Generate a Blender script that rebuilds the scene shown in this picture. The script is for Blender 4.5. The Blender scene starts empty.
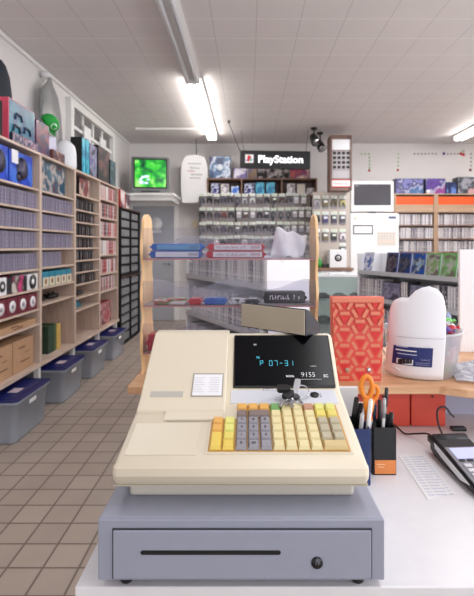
import bpy, bmesh, math, random
from mathutils import Matrix, Vector, Euler
random.seed(7)
C = bpy.context.scene.collection
F = 446.0; CX, CY, H = 248.0, 246.0, 1.34     # focal length in px, vanishing point, eye height

def at(px, py, Y):                            # photo pixel at a known distance -> point of the room
    return Vector(((px-CX)*Y/F, Y, H-(py-CY)*Y/F))
def lin(c):
    c = c/255.0
    return c/12.92 if c <= .04045 else ((c+.055)/1.055)**2.4
def rgb(c): return (lin(c[0]), lin(c[1]), lin(c[2]), 1.0)

# ------------------------------------------------------------------ materials
MATS = {}
def mat(name, col, rough=.5, metal=0, var=0.0, scale=20, bump=0.0, spec=.5, alpha=1, trans=0, emit=None, es=0, coat=0):
    if name in MATS: return MATS[name]
    m = bpy.data.materials.new(name); m.use_nodes = True
    nt = m.node_tree; b = nt.nodes['Principled BSDF']
    b.inputs['Base Color'].default_value = rgb(col)
    b.inputs['Roughness'].default_value = rough
    b.inputs['Metallic'].default_value = metal
    b.inputs['Specular IOR Level'].default_value = spec
    b.inputs['Transmission Weight'].default_value = trans
    b.inputs['Alpha'].default_value = alpha
    b.inputs['Coat Weight'].default_value = coat
    if emit:
        b.inputs['Emission Color'].default_value = rgb(emit); b.inputs['Emission Strength'].default_value = es
    tc = nt.nodes.new('ShaderNodeTexCoord')
    no = nt.nodes.new('ShaderNodeTexNoise'); no.inputs['Scale'].default_value = scale; no.inputs['Detail'].default_value = 4
    nt.links.new(tc.outputs['Object'], no.inputs['Vector'])
    if var > 0:
        mx = nt.nodes.new('ShaderNodeMix'); mx.data_type = 'RGBA'; mx.blend_type = 'MULTIPLY'
        mx.inputs[0].default_value = 1
        rp = nt.nodes.new('ShaderNodeValToRGB')
        lo = 1-var
        rp.color_ramp.elements[0].color = (lo, lo, lo, 1); rp.color_ramp.elements[0].position = .3
        rp.color_ramp.elements[1].color = (1, 1, 1, 1); rp.color_ramp.elements[1].position = .7
        nt.links.new(no.outputs['Fac'], rp.inputs['Fac'])
        mx.inputs[6].default_value = rgb(col)
        nt.links.new(rp.outputs['Color'], mx.inputs[7])
        nt.links.new(mx.outputs[2], b.inputs['Base Color'])
    if bump > 0:
        bp = nt.nodes.new('ShaderNodeBump'); bp.inputs['Strength'].default_value = bump
        bp.inputs['Distance'].default_value = .002
        nt.links.new(no.outputs['Fac'], bp.inputs['Height']); nt.links.new(bp.outputs['Normal'], b.inputs['Normal'])
    MATS[name] = m; return m

def art(name, cols, scale=8, rough=.35, kind='noise', rnd=False, stretch=(1, 1, 1)):
    """printed artwork: blotches of a few flat colours; rnd shifts them from object to object"""
    if name in MATS: return MATS[name]
    m = bpy.data.materials.new(name); m.use_nodes = True
    nt = m.node_tree; b = nt.nodes['Principled BSDF']; b.inputs['Roughness'].default_value = rough
    tc = nt.nodes.new('ShaderNodeTexCoord'); mp = nt.nodes.new('ShaderNodeMapping')
    mp.inputs['Scale'].default_value = stretch
    nt.links.new(tc.outputs['Object'], mp.inputs['Vector'])
    if rnd:
        oi = nt.nodes.new('ShaderNodeObjectInfo'); ml = nt.nodes.new('ShaderNodeMath'); ml.operation = 'MULTIPLY'
        ml.inputs[1].default_value = 37
        nt.links.new(oi.outputs['Random'], ml.inputs[0]); cb = nt.nodes.new('ShaderNodeCombineXYZ')
        for k in range(3): nt.links.new(ml.outputs[0], cb.inputs[k])
        nt.links.new(cb.outputs[0], mp.inputs['Location'])
    if kind == 'noise':
        t = nt.nodes.new('ShaderNodeTexNoise'); t.inputs['Detail'].default_value = 5; out = t.outputs['Fac']
        lo, hi = .32, .68
    else:
        t = nt.nodes.new('ShaderNodeTexVoronoi'); out = None; lo, hi = .05, .95
        s = nt.nodes.new('ShaderNodeSeparateColor'); nt.links.new(t.outputs['Color'], s.inputs[0]); out = s.outputs[0]
    t.inputs['Scale'].default_value = scale
    nt.links.new(mp.outputs[0], t.inputs['Vector'])
    r = nt.nodes.new('ShaderNodeValToRGB'); r.color_ramp.interpolation = 'LINEAR'
    n = len(cols); e = r.color_ramp.elements
    e[0].position = 0; e[0].color = rgb(cols[0]); e[1].position = lo+(hi-lo)/n; e[1].color = rgb(cols[1 % n])
    for i in range(2, n):
        q = e.new(lo+(hi-lo)*i/n); q.color = rgb(cols[i])
    nt.links.new(out, r.inputs['Fac']); nt.links.new(r.outputs['Color'], b.inputs['Base Color'])
    MATS[name] = m; return m

def pick(name, cols, rough=.35, label=None, lab_scale=60):
    """one flat colour per object, taken by chance from a palette, with small print on it"""
    if name in MATS: return MATS[name]
    m = bpy.data.materials.new(name); m.use_nodes = True
    nt = m.node_tree; b = nt.nodes['Principled BSDF']; b.inputs['Roughness'].default_value = rough
    oi = nt.nodes.new('ShaderNodeObjectInfo'); r = nt.nodes.new('ShaderNodeValToRGB'); r.color_ramp.interpolation = 'CONSTANT'
    e = r.color_ramp.elements; n = len(cols)
    e[0].position = 0; e[0].color = rgb(cols[0]); e[1].position = 1/n; e[1].color = rgb(cols[1])
    for i in range(2, n): q = e.new(i/n); q.color = rgb(cols[i])
    nt.links.new(oi.outputs['Random'], r.inputs['Fac'])
    src = r.outputs['Color']
    if label:
        tc = nt.nodes.new('ShaderNodeTexCoord'); no = nt.nodes.new('ShaderNodeTexNoise'); no.inputs['Scale'].default_value = lab_scale
        nt.links.new(tc.outputs['Object'], no.inputs['Vector'])
        gt = nt.nodes.new('ShaderNodeMath'); gt.operation = 'GREATER_THAN'; gt.inputs[1].default_value = .56
        nt.links.new(no.outputs['Fac'], gt.inputs[0])
        mx = nt.nodes.new('ShaderNodeMix'); mx.data_type = 'RGBA'; nt.links.new(gt.outputs[0], mx.inputs[0])
        nt.links.new(src, mx.inputs[6]); mx.inputs[7].default_value = rgb(label); src = mx.outputs[2]
    nt.links.new(src, b.inputs['Base Color'])
    MATS[name] = m; return m

def grid_mat(name, base, line_x, line_y, px, py, ox, oy, wx, wy, rough, var=.12, ns=3, tilevar=0.0, bump=.3):
    """flat tiles with joints; x and y joints can have their own colour"""
    m = bpy.data.materials.new(name); m.use_nodes = True
    nt = m.node_tree; b = nt.nodes['Principled BSDF']; b.inputs['Roughness'].default_value = rough
    tc = nt.nodes.new('ShaderNodeTexCoord'); sp = nt.nodes.new('ShaderNodeSeparateXYZ'); nt.links.new(tc.outputs['Object'], sp.inputs[0])
    def M(op, a, bb):
        q = nt.nodes.new('ShaderNodeMath'); q.operation = op
        for k, v in ((0, a), (1, bb)):
            if v is None: continue
            if isinstance(v, (int, float)): q.inputs[k].default_value = v
            else: nt.links.new(v, q.inputs[k])
        return q.outputs[0]
    def joint(o, p, off, w):
        u = M('DIVIDE', M('SUBTRACT', o, off), p); f = M('FRACT', u, None)
        d = M('ABSOLUTE', M('SUBTRACT', f, .5), None)
        return M('GREATER_THAN', d, .5-w/p/2), M('FLOOR', u, None)
    jx, fx = joint(sp.outputs[0], px, ox, wx); jy, fy = joint(sp.outputs[1], py, oy, wy)
    no = nt.nodes.new('ShaderNodeTexNoise'); no.inputs['Scale'].default_value = ns; no.inputs['Detail'].default_value = 5
    nt.links.new(tc.outputs['Object'], no.inputs['Vector'])
    wn = nt.nodes.new('ShaderNodeTexWhiteNoise'); wn.noise_dimensions = '2D'
    cb = nt.nodes.new('ShaderNodeCombineXYZ'); nt.links.new(fx, cb.inputs[0]); nt.links.new(fy, cb.inputs[1]); nt.links.new(cb.outputs[0], wn.inputs['Vector'])
    v = M('ADD', M('MULTIPLY', no.outputs['Fac'], var*2), M('MULTIPLY', wn.outputs['Value'], tilevar)); v = M('ADD', v, 1-var-tilevar/2)
    vm = nt.nodes.new('ShaderNodeVectorMath'); vm.operation = 'SCALE'; vm.inputs[0].default_value = rgb(base)[:3]; nt.links.new(v, vm.inputs['Scale'])
    m1 = nt.nodes.new('ShaderNodeMix'); m1.data_type = 'RGBA'; nt.links.new(jx, m1.inputs[0]); nt.links.new(vm.outputs[0], m1.inputs[6]); m1.inputs[7].default_value = rgb(line_x)
    m2 = nt.nodes.new('ShaderNodeMix'); m2.data_type = 'RGBA'; nt.links.new(jy, m2.inputs[0]); nt.links.new(m1.outputs[2], m2.inputs[6]); m2.inputs[7].default_value = rgb(line_y)
    nt.links.new(m2.outputs[2], b.inputs['Base Color'])
    if bump:
        jj = M('MAXIMUM', jx, jy); inv = M('SUBTRACT', 1, jj)
        bp = nt.nodes.new('ShaderNodeBump'); bp.inputs['Strength'].default_value = bump; bp.inputs['Distance'].default_value = .002
        nt.links.new(inv, bp.inputs['Height']); nt.links.new(bp.outputs['Normal'], b.inputs['Normal'])
    MATS[name] = m; return m

def wood(name, a, b_, scale=6, axis=0, rough=.5):
    if name in MATS: return MATS[name]
    m = bpy.data.materials.new(name); m.use_nodes = True
    nt = m.node_tree; b = nt.nodes['Principled BSDF']; b.inputs['Roughness'].default_value = rough
    tc = nt.nodes.new('ShaderNodeTexCoord'); mp = nt.nodes.new('ShaderNodeMapping')
    s = [12, 12, 12]; s[axis] = 1.0; mp.inputs['Scale'].default_value = s
    nt.links.new(tc.outputs['Object'], mp.inputs[0])
    no = nt.nodes.new('ShaderNodeTexNoise'); no.inputs['Scale'].default_value = scale; no.inputs['Detail'].default_value = 6
    no.inputs['Distortion'].default_value = .6
    nt.links.new(mp.outputs[0], no.inputs['Vector'])
    r = nt.nodes.new('ShaderNodeValToRGB'); r.color_ramp.elements[0].color = rgb(a); r.color_ramp.elements[1].color = rgb(b_)
    r.color_ramp.elements[0].position = .3; r.color_ramp.elements[1].position = .7
    nt.links.new(no.outputs['Fac'], r.inputs['Fac']); nt.links.new(r.outputs['Color'], b.inputs['Base Color'])
    MATS[name] = m; return m

def clear(name, col, fac=.18, rough=.03):
    """thin clear plastic sheet: mostly see-through with a glossy skin"""
    if name in MATS: return MATS[name]
    m = bpy.data.materials.new(name); m.use_nodes = True
    nt = m.node_tree; nt.nodes.clear()
    o = nt.nodes.new('ShaderNodeOutputMaterial'); t = nt.nodes.new('ShaderNodeBsdfTransparent'); t.inputs[0].default_value = rgb(col)
    g = nt.nodes.new('ShaderNodeBsdfPrincipled'); g.inputs['Roughness'].default_value = rough
    g.inputs['Base Color'].default_value = rgb((225, 228, 235))
    fr = nt.nodes.new('ShaderNodeFresnel'); fr.inputs[0].default_value = 1.45
    ad = nt.nodes.new('ShaderNodeMath'); ad.operation = 'ADD'; ad.inputs[1].default_value = fac; ad.use_clamp = True
    nt.links.new(fr.outputs[0], ad.inputs[0])
    mx = nt.nodes.new('ShaderNodeMixShader'); nt.links.new(ad.outputs[0], mx.inputs[0])
    nt.links.new(t.outputs[0], mx.inputs[1]); nt.links.new(g.outputs[0], mx.inputs[2]); nt.links.new(mx.outputs[0], o.inputs[0])
    MATS[name] = m; return m

# ------------------------------------------------------------------ mesh builder
class MB:
    def __init__(s): s.v = []; s.f = []; s.m = []; s.sm = []
    def add(s, vs, fs, m=0, M=None, smooth=False):
        k = len(s.v)
        for p in vs: s.v.append(tuple(M @ Vector(p)) if M is not None else tuple(p))
        for f in fs: s.f.append([i+k for i in f]); s.m.append(m); s.sm.append(smooth)
        return s
    def addbm(s, bm, m=0, M=None, smooth=False):
        bm.verts.ensure_lookup_table(); bm.verts.index_update()
        s.add([v.co.copy() for v in bm.verts], [[v.index for v in f.verts] for f in bm.faces], m, M, smooth); bm.free(); return s
    def box(s, c, d, m=0, M=None, bev=0, seg=2):
        """c centre, d full size"""
        if bev > 0:
            bm = bmesh.new(); bmesh.ops.create_cube(bm, size=1)
            for v in bm.verts: v.co = Vector((v.co.x*d[0]+c[0], v.co.y*d[1]+c[1], v.co.z*d[2]+c[2]))
            bmesh.ops.bevel(bm, geom=bm.edges[:], offset=min(bev, min(d)*.45), segments=seg, affect='EDGES', profile=.5)
            return s.addbm(bm, m, M, False)
        x, y, z = d[0]/2, d[1]/2, d[2]/2
        vs = [(c[0]+a*x, c[1]+b*y, c[2]+e*z) for e in (-1, 1) for b in (-1, 1) for a in (-1, 1)]
        return s.add(vs, [(0, 2, 3, 1), (4, 5, 7, 6), (0, 1, 5, 4), (2, 6, 7, 3), (0, 4, 6, 2), (1, 3, 7, 5)], m, M)
    def span(s, a, b, m=0, M=None, bev=0, seg=2):
        return s.box([(a[i]+b[i])/2 for i in range(3)], [abs(b[i]-a[i]) for i in range(3)], m, M, bev, seg)
    def prism(s, poly, lo, hi, axis='x', m=0, M=None, bev=0, seg=3, smooth=False):
        """poly in the other two axes, extruded along axis"""
        def P(u, w, t):
            return {'x': (t, u, w), 'y': (u, t, w), 'z': (u, w, t)}[axis]
        bm = bmesh.new()
        a = [bm.verts.new(P(u, w, lo)) for u, w in poly]; b = [bm.verts.new(P(u, w, hi)) for u, w in poly]
        n = len(poly); bm.faces.new(a); bm.faces.new(b[::-1])
        for i in range(n): bm.faces.new((a[i], b[i], b[(i+1) % n], a[(i+1) % n]))
        bmesh.ops.recalc_face_normals(bm, faces=bm.faces[:])
        if bev > 0: bmesh.ops.bevel(bm, geom=bm.edges[:], offset=bev, segments=seg, affect='EDGES', profile=.5, clamp_overlap=True)
        return s.addbm(bm, m, M, smooth)
    def lathe(s, prof, c=(0, 0, 0), n=24, m=0, M=None, smooth=True, sx=1, sy=1):
        vs = []; fs = []
        for r, z in prof:
            for k in range(n):
                a = 2*math.pi*k/n; vs.append((c[0]+r*sx*math.cos(a), c[1]+r*sy*math.sin(a), c[2]+z))
        for i in range(len(prof)-1):
            for k in range(n):
                fs.append((i*n+k, i*n+(k+1) % n, (i+1)*n+(k+1) % n, (i+1)*n+k))
        fs.append(list(range(n))[::-1]); fs.append([(len(prof)-1)*n+k for k in range(n)])
        return s.add(vs, fs, m, M, smooth)
    def cyl(s, a, b, r, n=12, m=0, r2=None, M=None, smooth=True):
        return s.tube([a, b], r, n, m, M, r2)
    def tube(s, path, r, n=8, m=0, M=None, r2=None, closed=False):
        pts = [Vector(p) for p in path]; N = len(pts); vs = []; fs = []; up = None
        for i, p in enumerate(pts):
            if closed: t = pts[(i+1) % N]-pts[i-1]
            else: t = pts[min(i+1, N-1)]-pts[max(i-1, 0)]
            t.normalize()
            if up is None: up = Vector((0, 0, 1)) if abs(t.z) < .9 else Vector((1, 0, 0))
            u = up-t*up.dot(t)
            if u.length < 1e-5: u = t.orthogonal()
            u.normalize(); w = t.cross(u); up = u
            rr = r if r2 is None else r+(r2-r)*i/(N-1)
            for k in range(n):
                a = 2*math.pi*k/n; vs.append(p+u*rr*math.cos(a)+w*rr*math.sin(a))
        for i in range(N if closed else N-1):
            j = (i+1) % N
            for k in range(n): fs.append((i*n+k, i*n+(k+1) % n, j*n+(k+1) % n, j*n+k))
        if not closed: fs.append(list(range(n))[::-1]); fs.append([(N-1)*n+k for k in range(n)])
        return s.add(vs, fs, m, M, True)
    def ball(s, c, r, m=0, M=None, n=10, sc=(1, 1, 1)):
        bm = bmesh.new(); bmesh.ops.create_uvsphere(bm, u_segments=n*2, v_segments=n, radius=r)
        for v in bm.verts: v.co = Vector((v.co.x*sc[0]+c[0], v.co.y*sc[1]+c[1], v.co.z*sc[2]+c[2]))
        return s.addbm(bm, m, M, True)
    def build(s, name, mats, parent=None, world=False, loc=None):
        """world=True: vertices are given in room coordinates and moved into the parent's frame"""
        me = bpy.data.meshes.new(name)
        vs = s.v
        if world and parent is not None:
            off = parent.location if parent.parent is None else parent.parent.location+parent.location
            vs = [tuple(Vector(p)-off) for p in vs]
        if loc is not None: vs = [tuple(Vector(p)-Vector(loc)) for p in vs]
        me.from_pydata(vs, [], s.f); me.update()
        if not isinstance(mats, (list, tuple)): mats = [mats]
        for q in mats: me.materials.append(q)
        me.polygons.foreach_set('material_index', s.m); me.polygons.foreach_set('use_smooth', s.sm); me.update()
        o = bpy.data.objects.new(name, me); C.objects.link(o)
        if parent is not None: o.parent = parent
        if loc is not None: o.location = loc
        return o

def thing(name, label, cat, loc=(0, 0, 0), rz=0, group=None):
    o = bpy.data.objects.new(name, None); C.objects.link(o); o.location = loc; o.rotation_euler = (0, 0, rz); o.empty_display_size = .05
    return tag(o, label, cat, group)
def tag(o, label, cat, group=None, kind=None):
    if label: o['label'] = label
    if cat: o['category'] = cat
    if group: o['group'] = group
    if kind: o['kind'] = kind
    return o
def struct(o): o['kind'] = 'structure'; return o
def copy_tree(o, loc=None, rot=None, parent=None):
    c = o.copy(); C.objects.link(c)
    if parent is not None: c.parent = parent
    if loc is not None: c.location = loc
    if rot is not None: c.rotation_euler = rot
    for ch in [q for q in bpy.data.objects if q.parent == o]: copy_tree(ch, parent=c)
    return c
def text(s, size, M, m, name='lettering', parent=None, depth=.0004, bold=0, align='CENTER'):
    """lettering as a mesh; M places the text plane (x right, y up)"""
    cu = bpy.data.curves.new('t', 'FONT'); cu.body = s; cu.size = size; cu.align_x = align; cu.align_y = 'CENTER'
    cu.extrude = depth; cu.offset = bold; cu.resolution_u = 2
    to = bpy.data.objects.new('t', cu); C.objects.link(to)
    bpy.context.view_layer.update()
    me = bpy.data.meshes.new_from_object(to.evaluated_get(bpy.context.evaluated_depsgraph_get()))
    bpy.data.objects.remove(to); bpy.data.curves.remove(cu)
    me.transform(M); me.materials.clear(); me.materials.append(m); me.name = name
    o = bpy.data.objects.new(name, me); C.objects.link(o)
    if parent is not None:
        off = parent.location if parent.parent is None else parent.parent.location+parent.location
        me.transform(Matrix.Translation(-off)); o.parent = parent
    return o
def marks(w, h, M, m, name, parent, seed=1, depth=.0005):
    """a line of print too small to read: a row of short upright strokes and dots"""
    rs = random.Random(seed); b = MB(); x = -w/2; off = parent.location
    while x < w/2:
        ww = rs.uniform(.18, .5)*h; hh = rs.choice((1, 1, .7, .75))*h
        if rs.random() < .86:
            b.box((x+ww*.15, (hh-h)/2, 0), (ww*.3, hh, depth), 0, M); b.box((x+ww*.5, rs.choice((-.35, 0, .35))*h*.8, 0), (ww*.8, h*.2, depth), 0, M)
        x += ww+h*.16
    return b.build(name, m, parent, True)
FRONT = Matrix.Rotation(math.pi/2, 4, 'X')       # text plane facing the camera side (-Y)
def slope(c, ang): return Matrix.Translation(c) @ Matrix.Rotation(ang, 4, 'X')

def smooth(P, n=6):
    P = [Vector(p) for p in P]; out = []
    for i in range(len(P)-1):
        a, b, c, d = P[max(i-1, 0)], P[i], P[i+1], P[min(i+2, len(P)-1)]
        for k in range(n):
            t = k/n; out.append(.5*((2*b)+(c-a)*t+(2*a-5*b+4*c-d)*t*t+(3*b-a-3*c+d)*t**3))
    return out+[P[-1]]
# ------------------------------------------------------------------ palette
M_wall = mat('wall_paint', (224, 220, 220), .8, var=.03, scale=2)
M_white = mat('white_laminate', (232, 231, 234), .4, var=.03)
M_trim = mat('trim_paint', (235, 233, 232), .5)
M_black = mat('black_plastic', (24, 24, 27), .35, var=.1)
M_blackmatte = mat('black_matte', (16, 16, 18), .7)
M_dark = mat('dark_grey_plastic', (52, 52, 56), .45)
M_beige = mat('register_beige', (226, 215, 194), .42, var=.03, scale=9, bump=.03)
M_beige2 = mat('register_beige_dark', (190, 182, 166), .5)
M_grey = mat('light_grey_metal', (188, 187, 190), .4, var=.05)
M_steel = mat('steel', (190, 190, 195), .25, metal=1)
M_shelfwood = wood('shelf_birch', (190, 166, 150), (214, 192, 178), 5, 2)
M_shelfwoodY = wood('shelf_birch_board', (188, 164, 148), (214, 192, 178), 5, 1)
M_oak = wood('oak_ledge', (196, 140, 100), (232, 188, 146), 5, 0, .4)
M_ply = wood('rack_ply', (236, 186, 130), (250, 214, 166), 3, 2, .4)
M_tan = wood('tan_shelf', (168, 138, 112), (192, 164, 138), 4, 0)

# ------------------------------------------------------------------ the room
BW, LW, RW, FW, CH = 8.08, -2.15, 4.6, -2.2, 3.195
m_floor = grid_mat('floor_tile', (172, 157, 145), (112, 98, 90), (112, 98, 90), .1495, .1495, -1.004, 1.857, .009, .009, .42, var=.13, ns=4, tilevar=.14)
m_ceil = grid_mat('ceiling_tile', (222, 216, 216), (194, 188, 188), (240, 237, 236), .3625, .343, .07, 3.30, .006, .009, .75, var=.05, ns=1.5, bump=.1)
struct(MB().span((LW-.1, FW-.1, -.1), (RW+.1, BW+.1, 0)).build('floor', m_floor))
struct(MB().span((LW-.1, FW-.1, CH), (RW+.1, BW+.1, CH+.1)).build('ceiling', m_ceil))
struct(MB().span((LW-.1, FW, 0), (LW, BW, CH)).build('wall_left', M_wall))
struct(MB().span((RW, FW, 0), (RW+.1, BW, CH)).build('wall_right', M_wall))
struct(MB().span((LW, BW, 0), (RW, BW+.1, CH)).build('wall_back', M_wall))
struct(MB().span((LW, FW-.1, 0), (RW, FW, CH)).build('wall_front', M_wall))
struct(MB().span((LW, FW, CH-.035), (LW+.03, BW, CH), bev=.008).build('trim_1', M_trim))
# grey metal door under the television shelf
dr = struct(MB().span((-2.08, BW-.04, 0), (-1.33, BW, 2.06), bev=.004).build('door_1', mat('door_grey', (176, 178, 186), .45, var=.04)))
b = MB(); b.span((-1.33, BW-.06, 0), (-1.25, BW, 2.13)).span((-2.15, BW-.06, 0), (-2.08, BW, 2.13)).span((-2.08, BW-.06, 2.06), (-1.33, BW, 2.13))
b.build('door_frame', M_trim, dr)
b = MB(); b.tube([(-1.42, BW-.04, 1.02), (-1.42, BW-.09, 1.02), (-1.53, BW-.09, 1.02)], .011).lathe([(0, 0), (.03, 0), (.03, .01), (0, .01)], M=Matrix.Translation((-1.42, BW-.04, 1.02)) @ Matrix.Rotation(math.pi/2, 4, 'X'))
b.build('door_handle', M_steel, dr)
b = MB(); b.lathe([(0, 0), (.1, 0), (.12, .02), (.1, .05), (0, .06)], M=Matrix.Translation((-1.66, BW-.04, 1.74)) @ Matrix.Rotation(math.pi/2, 4, 'X'))
b.box((-1.66, BW-.07, 1.60), (.20, .05, .05), 0)
b.build('door_closer', M_white, dr)
# window high on the left wall
wy0, wy1, wz0, wz1 = 5.25, 6.98, 1.95, 3.10
wn = MB()
for z0, z1 in ((wz0, wz0+.07), (wz1-.09, wz1)): wn.span((LW, wy0, z0), (LW+.07, wy1, z1))
for y0, y1 in ((wy0, wy0+.09), (wy1-.09, wy1)): wn.span((LW, y0, wz0+.07), (LW+.07, y1, wz1-.09))
wn = struct(wn.build('window_1', M_trim))
MB().span((LW+.001, wy0+.09, wz0+.07), (LW+.012, wy1-.09, wz1-.09)).build('pane', mat('dull_pane', (122, 118, 120), .15), wn)
g = MB()
for k in range(1, 4): g.span((LW+.013, wy0+.09, wz0+k*.27), (LW+.05, wy1-.09, wz0+k*.27+.04))
for k in range(1, 4): g.span((LW+.013, wy0+.09+k*.38, wz0+.07), (LW+.03, wy0+.13+k*.38, wz1-.09))
g.build('window_bar', M_trim, wn)
g = MB()
for k in range(2): g.span((LW+.052, wy0+.42+k*.62, wz0+.25), (LW+.075, wy0+.66+k*.62, wz1-.22), bev=.01)
g.build('shutter_panel', M_white, wn)

# fluorescent fixtures
M_tube_on = mat('tube_lit', (255, 250, 240), .4, emit=(255, 252, 246), es=12)
M_tube_off = mat('tube_off', (214, 214, 220), .3)
def fixture(x, y0, y1, lit, label):
    t = thing('fluorescent_light', label, 'ceiling light', (x, y0, CH-.0))
    MB().prism([(-.09, -.028), (-.07, 0), (.07, 0), (.09, -.028), (.03, -.05), (-.03, -.05)], .0, y1-y0, 'y').build('housing', M_trim, t)
    for s in (-.045, .045):
        MB().cyl((s, .04, -.072), (s, y1-y0-.04, -.072), .019, 12).build('tube', M_tube_on if lit else M_tube_off, t)
    for yy in (0, y1-y0-.03): MB().box((0, yy+.015, -.065), (.15, .03, .05), bev=.005).build('end_cap', M_trim, t)
    return t
fixture(-.60, 1.9, 4.83, False, 'unlit twin-tube ceiling light with grey tubes, nearest along the aisle')
fixture(-.60, 4.85, 7.45, True, 'lit twin-tube ceiling light above the aisle, in line behind the unlit one')
fixture(3.53, 4.6, 7.5, True, 'lit twin-tube ceiling light at the right edge of the photo')

# ------------------------------------------------------------------ counter, ledge
CT = .836
m_counter = mat('counter_laminate', (236, 234, 238), .35, var=.04, scale=30)
m_lav = mat('lavender_panel', (188, 190, 214), .55, var=.05, scale=12)
t = thing('checkout_counter', 'white laminate sales counter with pale lavender sides carrying the cash drawer', 'counter', (0, .65, 0))
MB().span((-.256, .659, CT-.03), (1.35, 1.36, CT), bev=.002).build('countertop', m_counter, t, True)
MB().span((-.25, .664, .0), (1.34, 1.355, CT-.0305)).build('cabinet_body', m_lav, t, True)
MB().span((-.25, 1.335, CT+.0005), (1.34, 1.355, .9515)).build('back_riser', m_lav, t, True)
LZ = .974
t = MB().prism([(-.316, 1.165), (.50, 1.165), (.56, 1.135), (.75, 1.10), (1.35, 1.06), (1.35, 1.62), (-.316, 1.62)], .952, LZ, 'z', bev=.003).build('counter_ledge', M_oak, loc=(0, 1.165, .952))
tag(t, 'light wooden ledge raised along the back of the counter under the candy rack', 'ledge')
# supports of the ledge behind the counter
t = MB().span((-.20, 1.42, 0), (1.2, 1.58, .9515)).build('ledge_base_cabinet', m_lav, loc=(.4, 1.5, 0))
tag(t, 'lavender boxed base standing behind the counter, carrying the back of the ledge', 'cabinet')
m_redbox = mat('red_card', (226, 84, 66), .5, var=.08, scale=14)
for (x0, x1, nm) in ((.262, .452, 'long red cardboard box under the ledge, the longer one behind the pen holders'), (.456, .552, 'short red cardboard box under the ledge, right of the longer red box')):
    t = thing('red_box', nm, 'box', ((x0+x1)/2, 1.27, CT))
    MB().box((0, 0, .052), (x1-x0, .05, .102), bev=.002).build('body', m_redbox, t)
    MB().box((0, -.0262, .09), (x1-x0-.004, .002, .022)).build('lid_flap', mat('red_card_flap', (214, 76, 60), .5), t)
    MB().lathe([(0, 0), (.003, 0), (.003, .0015), (0, .0015)], M=Matrix.Translation(((x1-x0)*.1, -.0275, .085)) @ Matrix.Rotation(math.pi/2, 4, 'X')).build('snap', M_dark, t)

# ------------------------------------------------------------------ cash drawer
DZ = H-.400
m_drawer = mat('drawer_grey_enamel', (158, 162, 180), .38, var=.03, scale=40, bump=.02)
t = thing('cash_drawer', 'grey metal cash drawer under the beige cash register', 'cash drawer', (-.01, .653, CT))
def wv(o): return o
MB().span((-.220, .657, CT+.0145), (.200, 1.06, DZ), bev=.003).build('case', m_drawer, t, True)
fr = MB().span((-.220, .653, CT+.0145), (.200, .6568, DZ-.0005), bev=.0018).build('front_frame', m_drawer, t, True)
MB().span((-.1985, .6515, .8535), (.1815, .6528, .9275), bev=.0006).build('drawer_seam', mat('seam_dark', (60, 60, 66), .6), t, True)
df = MB().span((-.1965, .6485, .8555), (.1795, .6518, .9255), bev=.003, seg=3).build('drawer_front', m_drawer, t, True)
def rrect(w, h, r, n=5):
    p = []
    for cx, cy, a0 in ((w/2-r, h/2-r, 0), (-w/2+r, h/2-r, 90), (-w/2+r, -h/2+r, 180), (w/2-r, -h/2+r, 270)):
        for k in range(n+1):
            a = math.radians(a0+90*k/n); p.append((cx+r*math.cos(a), cy+r*math.sin(a)))
    return p
sx = ((140.8+280.5)/2-CX)*.6485/F; sz = H-(552.5-CY)*.6485/F
MB().prism([(sx+u, sz+w) for u, w in rrect(.204, .0062, .003)], .6478, .6486, 'y').build('slot', M_blackmatte, df, True)
lx, lz = (317-CX)*.6485/F, H-(562.5-CY)*.6485/F
lk = MB().lathe([(0, 0), (.0085, 0), (.0085, .002), (.0065, .0035), (0, .0035)], M=Matrix.Translation((lx, .6485, lz)) @ Matrix.Rotation(math.pi/2, 4, 'X'), n=28).build('lock', mat('lock_chrome', (70, 70, 74), .2, metal=1), df, True)
b = MB(); b.box((lx, .6443, lz), (.0014, .0008, .006)); b.build('keyhole', M_blackmatte, t, True)
for x in (-.183, .165, -.183, .165):
    pass
for x, y in ((-.183, .674), (.165, .674), (-.183, 1.03), (.165, 1.03)):
    MB().lathe([(.009, 0), (.011, .004), (.011, .0147), (0, .0147)], (x, y, CT)).build('foot', M_black, t, True)

# ------------------------------------------------------------------ cash register
R = thing('cash_register', 'beige electronic cash register with coloured keys, on the grey cash drawer', 'cash register', (-.011, .69, DZ))
MB().span((-.190, .712, DZ), (.170, 1.00, .972), bev=.006, seg=3).build('base', mat('register_base', (205, 199, 188), .45), R, True)
sec = [(.690, .969), (.681, .979), (.677, .990), (.680, 1.000), (.690, 1.0063), (.706, 1.0098), (.90, 1.053), (.986, 1.140), (1.00, 1.144), (1.018, 1.137), (1.022, .969)]
bm = bmesh.new(); rows = []
for x, ins in ((-.2080, .010), (-.2075, .006), (-.205, .0025), (-.199, .0), (.177, 0), (.183, .0025), (.1855, .006), (.186, .010)):
    cy, cz = .85, 1.0
    rows.append([bm.verts.new((x, u+(ins if u < .8 else -ins*.5 if u > 1.0 else 0), w-(ins if w > 1.0 else -ins*.4 if w < .98 else 0))) for u, w in sec])
for a, c in zip(rows, rows[1:]):
    for i in range(len(sec)): bm.faces.new((a[i], c[i], c[(i+1) % len(sec)], a[(i+1) % len(sec)]))
bm.faces.new(rows[0]); bm.faces.new(rows[-1][::-1])
bmesh.ops.recalc_face_normals(bm, faces=bm.faces[:])
body = MB().addbm(bm, 0, smooth=True).build('body', M_beige, R, True)
mod = body.modifiers.new('split', 'EDGE_SPLIT'); mod.split_angle = math.radians(32)
MB().span((-.2065, .684, .9715), (.1845, 1.02, .9735)).build('body_seam', M_beige2, R, True)
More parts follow.
